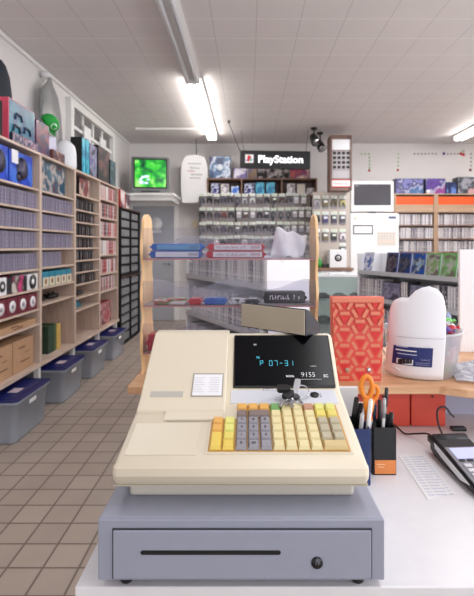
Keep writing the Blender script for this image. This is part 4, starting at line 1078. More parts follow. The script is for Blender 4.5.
# translucent grey hanging bag on the wall
t = thing('plastic_bag', 'translucent grey plastic bag hanging from a white hook on the left wall', 'plastic bag', (-2.06, 4.62, 3.08))
bm = bmesh.new(); secs = []
for z, w_, o_ in ((.0, .025, 0), (-.07, .07, -.01), (-.18, .18, -.02), (-.34, .24, 0), (-.52, .25, .02), (-.68, .24, .04), (-.80, .20, .05)):
    secs.append([bm.verts.new((.012+(.045+.012*math.sin(5*a+z*9))*math.cos(a)*min(1, w_*6), o_+w_*math.sin(a), z)) for a in [2*math.pi*k/20 for k in range(20)]])
for a, c in zip(secs, secs[1:]):
    for q in range(20): bm.faces.new((a[q], a[(q+1) % 20], c[(q+1) % 20], c[q]))
bm.faces.new(secs[-1]); bm.faces.new(secs[0][::-1])
MB().addbm(bm, 0, None, True).build('bag', mat('grey_film', (150, 152, 154), .3, alpha=.62, var=.3, scale=7), t)
b = MB(); b.ball((-.04, 0, .03), .05, sc=(1, 1, .8)); b.cyl((-.085, 0, .03), (.0, 0, .015), .012, 10); b.build('hook', M_white, t)
# white rounded ornament and figure boxes
b = MB(); b.lathe([(0, 0), (.10, 0), (.108, .03), (.105, .17), (.09, .235), (.05, .275), (0, .29)], n=24); o = b.build('rounded_ornament', mat('ornament_white', (232, 234, 240), .4)); o.location = (SX-.12, 4.44, TZ)
tag(o, 'plain white rounded ornament on the shelf wall, left of the turquoise boxes', 'ornament')
m_cy = mat('turquoise_box', (30, 160, 190), .4)
topbox('turquoise figure box, left one of the pair right of the white ornament', 'figure_box', 'box', -1.84, SX-.02, 4.62, 4.72, .37, M_blackmatte, art('turq_art', [(30, 160, 190), (60, 190, 214), (20, 130, 170)], 12))
topbox('turquoise figure box, right one of the pair right of the white ornament', 'figure_box', 'box', -1.84, SX-.02, 4.73, 4.83, .38, M_blackmatte, art('turq_art', [(30, 160, 190)], 12))
topbox('figure box with white and violet artwork right of the turquoise boxes', 'figure_box', 'box', -1.95, SX-.02, 4.84, 5.08, .36, m_bk, art('white_violet', [(214, 212, 224), (80, 76, 130), (160, 156, 184), (40, 36, 70)], 9))
topbox('black figure box with reddish brown artwork, tallest on the shelf wall', 'figure_box', 'box', -1.97, SX-.02, 5.12, 5.52, .40, M_blackmatte, art('dark_red_art', [(44, 32, 38), (120, 76, 78), (60, 42, 50), (26, 22, 28)], 8))
topbox('dark figure box with teal artwork at the far end of the shelf wall', 'figure_box', 'box', -1.97, SX-.02, 5.56, 5.80, .32, M_blackmatte, art('teal_dark_art', [(50, 90, 104), (30, 40, 54), (90, 120, 130), (34, 60, 90)], 10))

# ================================================================== black media towers
def tower(z0, rows, h, label):
    t = thing('media_tower', label, 'media tower', (-1.80, 6.42, z0))
    b = MB(); x0, x1, y0, y1 = -.28, .12, -.52, .52
    b.span((x0, y0, 0), (x1, y0+.025, h)); b.span((x0, y1-.025, 0), (x1, y1, h)); b.span((x0, y0, 0), (x1, y1, .03)); b.span((x0, y0, h-.02), (x1, y1, h)); b.span((x0, -.012, 0), (x1, .012, h)); b.span((x0, y0, 0), (x0+.02, y1, h))
    for r_ in range(1, rows): b.span((x0, y0, .03+(h-.05)*r_/rows-.007), (x1-.01, y1, .03+(h-.05)*r_/rows+.007))
    b.build('cabinet', M_blackmatte, t)
    MB().span((x0, y0, h-.0195), (x1+.012, y1, h-.001)).build('top_plate', mat('tower_top', (74, 50, 44), .5), t)
    for r_ in range(rows):
        for s in (-1, 1):
            hh = (h-.05)/rows
            b = MB(); b.span((x0+.05, (-.46 if s < 0 else .03), .03+hh*r_+.012), (x1-.02, (-.03 if s < 0 else .46), .03+hh*(r_+1)-.022))
            dw = b.build('drawer', art('tower_grey', [(120, 122, 126), (150, 150, 154), (96, 98, 102), (136, 138, 142)], 16, .4, stretch=(1, 3, .3)), t)
    return t
tower(0.0, 7, .93, 'lower black media tower with grey trays standing on the tiles past the shelf wall')
tower(.9305, 7, .93, 'upper black media tower with grey trays stacked on the lower one')
rbox('toy_box', 'red and white boxed toy on the black tower, nearer one', 'box', (-1.95, 5.95, 1.862), (-1.70, 6.15, 2.10), mat('box_red2', (190, 50, 56), .4), art('rw_art', [(190, 50, 56), (230, 220, 220), (120, 50, 70)], 10))
rbox('toy_box', 'red and dark boxed toy on the black tower, farther one', 'box', (-1.95, 6.2, 1.862), (-1.70, 6.42, 2.07), mat('box_red2', (190, 50, 56), .4), art('rd_art', [(150, 40, 50), (60, 50, 70), (210, 200, 200)], 10))

# ================================================================== television corner
t = thing('corner_shelf', 'white corner shelf over the grey door carrying the television', 'shelf', (-1.7, 7.6, 2.14))
MB().span((-2.14, 7.10, 2.145), (-1.18, 8.01, 2.185), bev=.004).build('board', M_trim, t, True)
MB().span((-2.10, 7.14, 2.07), (-1.21, 7.17, 2.1445)).build('front_rail', M_trim, t, True)
MB().span((-1.24, 7.171, 2.07), (-1.21, 8.0, 2.1445)).build('side_rail', M_trim, t, True)
t = thing('television', 'grey tube television with a bright green game picture, on the corner shelf', 'television', (-1.63, 7.52, 2.1855), math.radians(8))
b = MB(); bm = bmesh.new()
fr_ = [bm.verts.new((x*.31, -.20, .0+.62*(z+1)/2)) for x, z in ((-1, -1), (1, -1), (1, 1), (-1, 1))]
md_ = [bm.verts.new((x*.31, -.10, .0+.62*(z+1)/2)) for x, z in ((-1, -1), (1, -1), (1, 1), (-1, 1))]
bk_ = [bm.verts.new((x*.20, .22, .06+.44*(z+1)/2)) for x, z in ((-1, -1), (1, -1), (1, 1), (-1, 1))]
for a, c in ((fr_, md_), (md_, bk_)):
    for q in range(4): bm.faces.new((a[q], a[(q+1) % 4], c[(q+1) % 4], c[q]))
bm.faces.new(fr_[::-1]); bm.faces.new(bk_)
bmesh.ops.recalc_face_normals(bm, faces=bm.faces[:]); bmesh.ops.bevel(bm, geom=bm.edges[:], offset=.012, segments=2, affect='EDGES')
b.addbm(bm); b.build('housing', mat('tv_grey', (120, 120, 124), .4), t)
MB().box((0, -.2005, .345), (.545, .006, .49), bev=.002).build('bezel', M_black, t)
gm = bpy.data.materials.new('game_picture'); gm.use_nodes = True; MATS['game_picture'] = gm
nt = gm.node_tree; bs = nt.nodes['Principled BSDF']; tc = nt.nodes.new('ShaderNodeTexCoord'); vo = nt.nodes.new('ShaderNodeTexNoise'); vo.inputs['Scale'].default_value = 7
nt.links.new(tc.outputs['Object'], vo.inputs['Vector']); rp = nt.nodes.new('ShaderNodeValToRGB'); e = rp.color_ramp.elements; rp.color_ramp.interpolation = 'EASE'
for p_, c_ in ((.30, (6, 60, 46)), (.44, (24, 150, 60)), (.56, (60, 210, 60)), (.66, (170, 240, 130))):
    q = e.new(p_); q.color = rgb(c_)
e.remove(e[0]); e.remove(e[-1]); nt.links.new(vo.outputs['Fac'], rp.inputs['Fac'])
nt.links.new(rp.outputs[0], bs.inputs['Emission Color']); bs.inputs['Emission Strength'].default_value = .6; bs.inputs['Base Color'].default_value = (.01, .01, .01, 1); bs.inputs['Roughness'].default_value = .15
MB().box((0, -.2040, .345), (.50, .004, .445), bev=.001).build('screen', gm, t)
b = MB(); random.seed(3)
for k in range(9): b.box((-.10+random.uniform(-.1, .1), -.2068, .22+random.uniform(-.04, .09)), (random.uniform(.02, .07), .001, random.uniform(.015, .04)))
b.build('picture_shapes', mat('screen_white', (220, 226, 240), .3, emit=(160, 170, 236), es=.6), t)
MB().box((0, -.2012, .05), (.30, .003, .02)).build('control_strip', M_black, t)

# white hanging tag board with lines of print
t = thing('sign_board', 'white hanging board with rounded top and small lines of print, right of the television', 'sign', (-.935, 7.75, 2.08))
yb = 7.75; pz = lambda px, py: (at(px, py, yb).x, at(px, py, yb).z)
ol = [pz(*p) for p in ((182.3, 203), (181, 190), (180.8, 172), (181.5, 163), (184, 158), (189, 155.5), (194, 154.5), (199, 155.5), (204, 158), (207, 163), (207.8, 172), (207.4, 190), (206, 203))]
MB().prism(ol, yb-.012, yb+.012, 'y', bev=.005).build('board', M_white, t, True)
c0 = at(196, 155, yb); b = MB(); b.tube([tuple(c0), (c0.x+.01, yb, 2.98), (c0.x, yb, CH)], .006); b.build('cord', M_dark, t, True)
for s_, x, y, sz, m_ in (('x'*8, 194.5, 163.5, .045, m_bk), ('x'*5, 195, 167.8, .055, m_bk), ('x'*4, 191, 171, .05, mat('print_red', (170, 40, 44), .5)), ('x'*6, 196.5, 174.5, .05, m_bk), ('x'*7, 195, 178, .042, m_bk)):
    p = at(x, y, yb-.0125); marks(sz*len(s_)*.62, sz*.7, Matrix.Translation(p) @ FRONT, m_, 'print_line', t, len(s_), .002)
t = MB().span((-1.01, BW-.02, 1.66), (-.90, BW, 1.80), bev=.004).build('wall_switch', mat('switch_cream', (226, 214, 190), .4), loc=(-.95, BW-.01, 1.73))
tag(t, 'cream wall switch plate below the white hanging board', 'wall switch')

# ================================================================== accessory grid wall in the middle of the back wall
GY = 7.62
m_dkwood = wood('dark_shelf', (120, 88, 74), (150, 116, 98), 4, 0)
t = thing('upper_wall_shelf', 'brown wall shelf with three compartments above the hanging accessories', 'shelf', (.25, 7.85, 2.2))
p0 = at(207, 178.5, 7.7); p1 = at(317, 195, 7.7)
MB().span((p0.x, 7.66, p0.z-.022), (p1.x, BW-.01, p0.z)).build('top_board', m_dkwood, t, True)
MB().span((p0.x, 7.66, p1.z-.02), (p1.x, BW-.01, p1.z)).build('bottom_board', m_dkwood, t, True)
MB().span((p0.x+.02, BW-.03, p1.z), (p1.x-.02, BW-.01, p0.z-.022)).build('back_board', mat('shelf_back', (150, 130, 124), .6), t, True)
for px in (207, 241, 281, 315.6):
    x = at(px, 0, 7.7).x; MB().span((x, 7.665, p1.z+.0005), (x+.022, BW-.03, p0.z-.0225)).build('divider', m_dkwood, t, True)
us_top = p0.z; us_in = p1.z
def wbox(px0, px1, py0, zbase, Y, dp, name, label, cat, mt, front=None, **kw):
    a = at(px0, py0, Y); c = at(px1, py0, Y)
    return rbox(name, label, cat, (a.x, Y, zbase+.0006), (c.x, Y+dp, a.z), mt, front, face='y', **kw)
m_db = mat('navy_box', (30, 36, 80), .4); m_cyan = mat('cyan_box', (50, 150, 190), .4)
wbox(209, 231, 156, us_top, 7.72, .10, 'console_box', 'dark blue console box with white glow artwork, right of the white board', 'box', M_blackmatte,
     art('glow_art', [(26, 34, 66), (40, 60, 100), (90, 120, 160), (210, 222, 240), (60, 60, 110)], 4.5), extra=lambda t, y, h: MB().lathe([(0, 0), (.055, 0), (.055, .001), (0, .001)], M=Matrix.Translation((0, y, h*.5)) @ Matrix.Rotation(math.pi/2, 4, 'X'), n=24).build('white_disc_print', mat('disc_print', (226, 234, 246), .4), t))
wbox(233.5, 247, 168, us_top, 7.72, .12, 'console_box', 'small lilac and white console box left of the black hanging sign', 'box', m_db, art('lilac_art', [(90, 80, 150), (220, 216, 230), (120, 110, 170)], 8))
wbox(248.5, 267, 166, us_top, 7.85, .12, 'console_box', 'box with sandy and lilac artwork under the hanging sign', 'box', m_db, art('sand_art', [(90, 80, 140), (200, 170, 140), (150, 140, 180)], 7))
wbox(257, 289, 165, us_top, 7.72, .10, 'console_box', 'wide black box with a pale patch under the hanging sign', 'box', M_blackmatte, art('black_pale', [(30, 26, 30), (40, 36, 40), (210, 200, 200), (24, 22, 26)], 5))
wbox(290, 310, 165, us_top, 7.72, .10, 'console_box', 'box with orange and violet artwork under the right end of the hanging sign', 'box', m_db, art('sunset_art', [(230, 170, 130), (206, 100, 90), (130, 60, 110), (240, 210, 190)], 3.2))
for px0, px1, py, c_, lab in ((211, 219.5, 183, 'n', 'navy game case with a white stripe in the left compartment of the wall shelf'), (221, 229, 184, 'w', 'cream game case in the middle of the left compartment of the wall shelf'), (231, 239, 186, 'b', 'bright blue game case at the right of the left wall-shelf compartment'),
        (244, 254.5, 183, 'n', 'dark blue game case at the left of the middle compartment'), (255.5, 264.5, 182, 'c', 'cyan game case in the middle of the middle compartment'), (266, 275, 182, 'c', 'cyan game case at the right of the middle compartment'),
        (287, 295, 183.5, 'w', 'white game case with a dark picture at the left of the right compartment'), (297, 305, 184, 'k', 'plain cream case in the middle of the right compartment'), (307, 314.5, 188, 'w', 'low white case at the right of the right compartment')):
    fr_ = {'n': art('nv', [(24, 30, 84), (40, 44, 120), (200, 204, 230), (20, 24, 60)], 14), 'w': art('wv', [(236, 232, 232), (226, 222, 224), (120, 110, 130), (240, 236, 232)], 12), 'b': art('bv', [(40, 90, 200), (60, 120, 220), (210, 220, 240)], 14), 'c': art('cv', [(50, 160, 200), (40, 120, 170), (100, 190, 214)], 12), 'k': mat('cream_case', (226, 216, 206), .4)}[c_]
    wbox(px0, px1, py, us_in, 7.72, .06, 'display_case', lab, 'game case', m_db if c_ in 'nbc' else m_w, fr_)

# grid panel
gx0, gx1 = at(199, 0, 7.66).x, at(312, 0, 7.66).x
t = thing('slat_wall_panel', 'pale slatted accessory panel with metal uprights under the brown wall shelf', 'display panel', ((gx0+gx1)/2, 7.66, 0))
b = MB(); b.span((gx0, 7.70, .62), (gx1, 7.72, us_in-.0205)); b.build('panel', mat('panel_taupe', (176, 164, 156), .6), t, True)
b = MB()
for k in range(11): b.span((gx0, 7.690, .70+k*.125), (gx1, 7.6998, .712+k*.125))
b.build('slats', mat('slat_dark', (140, 128, 122), .5), t, True)
for x in (gx0, gx0+.62, gx0+1.26, gx1-.03): MB().span((x, 7.66, 0), (x+.03, 7.6895, us_in-.03)).build('upright', mat('upright_dark', (60, 52, 52), .5), t, True)
# hanging packs: header card, clear pocket, dark accessory
M_pk = [pick('pack_dark', [(40, 36, 44), (60, 54, 62), (84, 78, 88), (30, 28, 34), (70, 60, 84), (104, 98, 104)], .3),
        pick('pack_light', [(214, 212, 216), (196, 190, 200), (226, 214, 224), (180, 176, 184)], .3),
        pick('pack_colour', [(190, 140, 160), (110, 100, 70), (70, 60, 110), (180, 170, 110), (40, 40, 44), (130, 70, 70), (90, 70, 60), (200, 196, 200)], .3)]
M_head = pick('pack_header', [(238, 238, 240), (226, 228, 232), (214, 222, 206), (236, 232, 230)], .4, (206, 214, 200), 9)
M_pocket = clear('pocket', (246, 246, 250), .10, .1)
def pack_mesh(kind):
    b = MB(); b.box((0, 0, -.022), (.088, .004, .044), 0)
    b.box((0, 0, -.115), (.092, .003, .14), 2)
    if kind == 0:      # a controller: two grips and a bar
        b.box((0, -.016, -.085), (.074, .026, .036), 1, bev=.010)
        for s in (-1, 1): b.ball((s*.028, -.016, -.118), .017, 1, n=6, sc=(.85, .8, 1.9))
        b.tube([(0, -.012, -.07), (.02, -.012, -.055), (-.02, -.012, -.05)], .004, 5, 1)
    elif kind == 1:    # a boxed adapter
        b.box((0, -.014, -.105), (.070, .024, .095), 1, bev=.004); b.box((0, -.0265, -.085), (.05, .002, .03), 0)
    else:              # a coiled cable
        b.tube([(.028*math.cos(a), -.012-.002*(k % 3), -.11+.040*math.sin(a)) for k, a in enumerate([k*.55 for k in range(34)])], .0065, 5, 1)
        b.box((.0, -.012, -.165), (.022, .014, .03), 1, bev=.003)
    return b
pk_first = {}
def hang(kind, mi, x, y, z, label, group, s=1.0):
    if (kind, mi) not in pk_first: pk_first[(kind, mi)] = o = pack_mesh(kind).build('accessory_pack', [M_head, M_pk[mi], M_pocket])
    else: o = pk_first[(kind, mi)].copy(); C.objects.link(o)
    o.location = (x, y, z); o.rotation_euler = (0, 0, 0); o.scale = (s, s, s); tag(o, label, 'accessory pack', group)
rown = ['top', 'second', 'third', 'fourth', 'fifth', 'sixth']
random.seed(21)
for r_ in range(5):
    z = at(0, 193.2+14.2*r_, 7.64).z; x = gx0+.06; k = 0
    while x < gx1-.04:
        fr_ = (x-gx0)/(gx1-gx0)
        kind = 0 if random.random() < .72 else random.choice((1, 2)); mi = 0 if random.random() < .8 else (1 if random.random() < .75 else 2)
        if fr_ > .84: kind, mi = 1, 1
        if r_ == 1 and k == 6: kind, mi = 1, 2
        hang(kind, mi, x, 7.655, z+random.uniform(-.01, .01), 'accessory in a clear pack with white header, %s row of the slatted panel' % rown[r_], '%s row of packs on the slatted panel' % rown[r_], 1.16)
        x += .118+random.uniform(-.006, .014); k += 1

# black hanging PlayStation sign
t = thing('hanging_sign', 'black hanging sign with white PlayStation lettering and a coloured square logo', 'sign', (at(275, 0, 7.2).x, 7.2, at(0, 160, 7.2).z))
Msg = Matrix.Translation(t.location) @ Matrix.Rotation(math.radians(.8), 4, 'Y')
W_, Hh = 70*7.2/F, 17.5*7.2/F
MB().box((0, 0, 0), (W_, .07, Hh), 0, Msg, bev=.004).build('case', mat('sign_black', (28, 28, 32), .35), t, True)
def sM(px, py, lift): p = at(px, py, 7.2)-t.location; return Msg @ Matrix.Translation((p.x, -.0355-lift, p.z)) @ FRONT
text('PlayStation', .166, sM(280.5, 160, .0), mat('sign_white_lit', (250, 250, 250), .4, emit=(255, 255, 255), es=.8), 'lettering', t, .001, .0032)
b = MB(); b.box((0, 0, 0), (.135, .135, .002), 0, sM(249.3, 159.4, 0)); b.build('logo_square', mat('sign_white', (236, 236, 240), .4), t, True)
b = MB(); b.prism([(-.030, -.035), (-.030, .052), (.004, .047), (.030, .030), (.030, .002), (.004, -.004), (.0, -.045), (-.014, -.05)], .001, .003, 'z', M=sM(249.3, 159.4, 0)); b.build('logo_upright', mat('logo_red', (214, 40, 60), .4), t, True)
for nm, c_, poly in (('logo_left_curve', (60, 80, 200), [(-.060, -.028), (-.032, -.012), (-.032, -.030), (-.05, -.042)]), ('logo_foot', (240, 190, 50), [(-.034, -.046), (-.012, -.034), (.008, -.044), (-.012, -.056)]), ('logo_right_curve', (40, 160, 150), [(.002, -.014), (.036, -.004), (.058, -.018), (.034, -.036), (.004, -.034)])):
    MB().prism(poly, .001, .0025, 'z', M=sM(249.3, 159.4, 0)).build(nm, mat(nm, c_, .4), t, True)
for px in (244, 306):
    p = at(px, 151, 7.2); MB().tube([(p.x, 7.2, p.z-.01), (p.x-.05 if px < 270 else p.x+.03, 7.18, CH)], .004, 5).build('hanging_wire', M_dark, t, True)
# ceiling spotlights
def spot(px, py, Y, label):
    p = at(px, py, Y); t = thing('ceiling_spotlight', label, 'spotlight', (p.x, Y, CH))
    MB().lathe([(0, 0), (.05, 0), (.05, -.03), (0, -.03)], n=18).build('mount', M_black, t)
    MB().cyl((0, 0, -.03), (0, -.01, p.z-CH+.11), .012, 8).build('stem', M_dark, t)
    d = Vector((.25, -.6, -.75)).normalized(); c = Vector((0, -.01, p.z-CH+.08))
    MB().tube([tuple(c-d*.08), tuple(c-d*.06), tuple(c+d*.02), tuple(c+d*.10)], .045, 16, r2=.075).build('lamp_head', M_black, t)
    MB().tube([tuple(c+d*.095), tuple(c+d*.104)], .066, 16).build('lens', M_steel, t)
spot(314, 144, 7.0, 'black ceiling spotlight right of the hanging sign, left one')
spot(320, 150, 7.3, 'black ceiling spotlight right of the hanging sign, lower one behind the first')
b = MB(); p = at(229, 123, 6.6); p2 = at(240, 151, 6.9); b.tube([(p.x, 6.6, CH), tuple(p), ((p.x+p2.x)/2-.004, 6.75, (p.z+p2.z)/2), tuple(p2)], .006, 6); b.lathe([(0, 0), (.02, 0), (.02, -.03), (0, -.03)], (p.x, 6.6, CH))
tag(b.build('ceiling_wire', M_dark, loc=(p.x, 6.6, CH)), 'thin wire coming down slanted from the ceiling left of the hanging sign', 'wire')
b = MB(); b.span((-1.75, 6.93, CH-.045), (-.72, 6.97, CH-.012), bev=.004); tag(b.build('ceiling_conduit', M_trim, loc=(-1.2, 6.95, CH-.045)), 'thin white cable duct across the ceiling in front of the television', 'cable duct')

# ================================================================== tall tester display, peg panel, white box, glass showcase
t = thing('game_dispenser', 'tall brown wooden display box with a grid of dark slots, hanging above the peg panel', 'display', (1.33, 6.9, 2.2))
q0 = at(330.5, 136, 6.8); q1 = at(352, 190, 6.8)
b = MB(); b.span((q0.x, 6.8, q1.z), (q0.x+.02, 7.09, q0.z)); b.span((q1.x-.02, 6.8, q1.z), (q1.x, 7.09, q0.z)); b.span((q0.x+.02, 6.83, q1.z), (q1.x-.02, 7.09, q0.z)); b.span((q0.x, 6.8, q0.z), (q1.x, 7.09, q0.z+.02))
b.build('cabinet', wood('brown_box', (112, 84, 76), (134, 104, 94), 4, 2), t, True)
def face(px0, px1, py0, py1, th, mt, nm, Y=6.83, par=None):
    a = at(px0, py0, Y); c = at(px1, py1, Y); return MB().span((a.x, Y-th, c.z), (c.x, Y-.0003, a.z), bev=min(.004, th*.3)).build(nm, mt, par or t, True)
face(332, 350.5, 139.5, 150, .012, M_white, 'white_header')
face(332, 350.5, 150.8, 170, .010, mat('slot_panel', (158, 150, 152), .5), 'slot_panel')
for r_ in range(4):
    for c in range(4):
        face(332.8+c*4.5, 336+c*4.5, 151.8+r_*4.7, 154.6+r_*4.7, .0112, M_blackmatte, 'slot')
face(332, 350.5, 170.3, 178.5, .008, mat('tray_grey', (172, 166, 170), .5), 'lower_tray')
a = face(331, 350.8, 179.6, 187.4, .014, mat('sign_red_rim', (206, 60, 66), .4), 'name_plate')
face(331.8, 350, 180.6, 186.4, .0155, mat('plate_white', (240, 234, 234), .4), 'name_plate_field')
text('Nintendo', .062, Matrix.Translation(at(341, 183.5, 6.814)) @ FRONT, mat('sign_red', (206, 44, 50), .4), 'lettering', t, .0005, .0)
# peg panel
h0, h1 = at(313, 192, 7.1), at(350, 268, 7.1); h2 = at(334, 138, 7.1)
t = MB().prism([(h0.x, h1.z), (h1.x, h1.z), (h1.x, h2.z), (h2.x, h2.z), (h2.x, h0.z), (h0.x, h0.z)], 7.10, 7.14, 'y').build('peg_panel', mat('peg_greige', (190, 178, 168), .6), loc=(h0.x, 7.10, h1.z)); tag(t, 'greige peg panel with small hanging packs below the brown display box', 'display panel')
random.seed(8)
for r_ in range(4):
    z = at(0, [195.5, 211.5, 229, 243][r_], 7.08).z; x = h0.x+.06; 
    while x < h1.x-.02:
        if r_ < 3 or x > h0.x+.35:
            hang(random.choice((0, 1, 1)), random.choice((2, 2, 1, 0)), x, 7.090, z, 'small pack hanging on the greige peg panel, %s row' % rown[r_], '%s row of packs on the peg panel' % rown[r_], 1.15)
        x += .136
t = thing('back_counter_shelf', 'dark brown shelf board under the peg panel carrying the white speaker box', 'shelf', (1.3, 6.9, .96))
s0 = at(318, 268, 6.75)
MB().span((s0.x, 6.75, s0.z-.04), (1.60, 7.095, s0.z)).build('board', m_dkwood, t, True)
for x in (s0.x+.02, 1.55): MB().span((x, 6.77, 0), (x+.03, 7.09, s0.z-.0405)).build('side', m_dkwood, t, True)
t = thing('white_speaker_box', 'white cube speaker box with a black round emblem on the dark shelf', 'speaker', (at(338.5, 0, 6.8).x, 6.93, s0.z+.0005))
MB().box((0, 0, .138), (.26, .22, .275), bev=.008).build('housing', M_white, t)
for r_, y_, m_ in ((.055, -.1105, M_black), (.028, -.1122, M_white), (.014, -.1138, M_black)): MB().lathe([(0, 0), (r_, 0), (r_, .0015), (0, .0015)], M=Matrix.Translation((0, y_, .15)) @ Matrix.Rotation(math.pi/2, 4, 'X'), n=24).build('emblem_ring', m_, t)
b = MB(); b.lathe([(0, 0), (.035, 0), (.04, .06), (.03, .11), (.012, .13), (.01, .16), (0, .16)], n=14); o = b.build('green_bottle', mat('green_pl', (50, 150, 60), .35)); o.location = (at(319.5, 0, 6.8).x+.012, 6.88, s0.z+.0005); tag(o, 'green bottle left of the white speaker box', 'bottle')
b = MB(); b.box((0, 0, .03), (.10, .12, .06), bev=.006); o = b.build('black_console', M_black); o.location = (at(326.5, 0, 6.8).x, 6.90, s0.z+.0005); tag(o, 'small black box between the green bottle and the white speaker box', 'box')
# glass showcase
t = thing('glass_showcase', 'low glass showcase with white top edge and dark consoles inside, behind the gift bag', 'showcase', (1.05, 5.6, 0))
gz = at(0, 274, 5.3).z
MB().span((.76, 5.28, gz-.035), (1.50, 5.32, gz), bev=.004).build('top_rail', M_white, t, True)
MB().span((.76, 5.71, gz-.035), (1.50, 5.75, gz), bev=.004).build('rear_rail', M_white, t, True)
MB().span((.765, 5.3205, gz-.010), (1.495, 5.7095, gz-.003)).build('glass_top', clear('show_glass', (246, 250, 248), .02, .02), t, True)
for x in (.76, 1.475): MB().span((x, 5.29, 0), (x+.025, 5.74, gz-.0355)).build('side_frame', M_grey, t, True)
MB().span((.786, 5.70, .1), (1.474, 5.74, gz-.036)).build('back', mat('case_back', (226, 228, 226), .5), t, True)
for z in (.10, .40, .68): MB().span((.786, 5.31, z), (1.474, 5.699, z+.012)).build('shelf', clear('shelf_glass', (236, 242, 238), .12, .05), t, True)
MB().span((.786, 5.292, .02), (1.474, 5.296, gz-.036)).build('glass_front', clear('show_glass', (246, 250, 248), .02, .02), t, True)
MB().span((.786, 5.30, .0), (1.474, 5.69, .0995)).build('plinth', M_grey, t, True)
k = 0
for z, xs_ in ((.6922, (.92, 1.12, 1.33)), (.4122, (.93, 1.14, 1.34)), (.1122, (.95, 1.25))):
    for x in xs_:
        b = MB(); b.box((0, 0, .035), (.15, .16, .05), bev=.014); b.ball((-.05, -.06, .035), .032, sc=(1, 1.2, .8)); b.ball((.05, -.06, .035), .032, sc=(1, 1.2, .8)); b.box((0, .02, .066), (.08, .07, .014), bev=.004)
        o = b.build('game_console', mat('console_dk%d' % (k % 2), ((46, 48, 50), (88, 92, 92))[k % 2], .4)); o.location = (x, 5.46, z+.0)
        tag(o, '%s grey console on the %s shelf of the glass showcase, %s' % (('dark', 'mid')[k % 2], {.6922: 'top', .4122: 'middle', .1122: 'bottom'}[z], ['left', 'centre', 'right'][xs_.index(x)] if len(xs_) == 3 else ['left', 'right'][xs_.index(x)]), 'game console'); k += 1

# ================================================================== monitor on fridge
f0, f1 = at(350, 213, 7.2), at(399, 213, 7.2)
t = thing('refrigerator', 'white refrigerator with a black framed notice and calendar, under the white monitor', 'refrigerator', ((f0.x+f1.x)/2, 7.5, 0))
MB().span((f0.x, 7.24, .03), (f1.x, 7.9, f0.z), bev=.012).build('cabinet', M_white, t, True)
MB().span((f0.x+.003, 7.195, .10), (f1.x-.003, 7.238, f0.z-.004), bev=.012, seg=3).build('door', mat('fridge_door', (236, 235, 236), .35), t, True)
MB().span((f0.x+.02, 7.26, 0), (f1.x-.02, 7.85, .0295)).build('plinth', M_dark, t, True)
def ff(px0, px1, py0, py1, mt, nm, Y=7.195, th=.002): return face(px0, px1, py0, py1, th, mt, nm, Y, t)
for a4 in ((353, 373, 225, 226.2), (353, 373, 233.2, 234.4), (353, 354.2, 226.3, 233.1), (371.8, 373, 226.3, 233.1)): ff(*a4, M_dark, 'notice_frame')
ff(388.5, 396, 216.3, 218.8, mat('logo_blue_grey', (90, 100, 130), .4), 'maker_badge')
ff(377, 396, 231.5, 246, mat('calendar_paper', (214, 206, 198), .6), 'calendar')
b = MB()
for r_ in range(5):
    for c in range(6): a = at(379+c*2.9, 233.6+r_*2.5, 7.1925); b.box(tuple(a), (.02, .0006, .01), 1 if r_ == 3 else 0)
b.build('calendar_days', [mat('cal_grey', (120, 116, 130), .6), mat('cal_orange', (226, 150, 90), .6)], t, True)
MB().lathe([(0, 0), (.02, 0), (.02, .004), (0, .004)], M=Matrix.Translation(at(355.5, 218.5, 7.195)) @ Matrix.Rotation(math.pi/2, 4, 'X'), n=16).build('magnet', mat('magnet_olive', (206, 196, 150), .5), t, True)
t = thing('monitor', 'white-framed flat monitor with a dark screen on top of the refrigerator', 'monitor', (at(372.5, 0, 7.4).x, 7.45, f0.z))
mw, mh = 43*7.4/F, 31*7.4/F
MB().box((0, 0, .035+mh/2), (mw, .09, mh), bev=.012).build('frame', M_trim, t)
MB().box((0, -.0455, .035+mh*.55), (mw*.86, .004, mh*.68)).build('screen', mat('dark_screen', (62, 58, 66), .25), t)
MB().box((0, .0, .0185), (.12, .06, .033)).build('stand_neck', M_dark, t)
MB().box((0, 0, .006), (.42, .2, .012), bev=.004).build('stand_foot', M_dark, t)
b = MB(); a_ = .0; b.box((-mw*.36, -.0478, .035+mh*.84), (.05, .0006, .008)); b.build('screen_badge', M_grey, t)

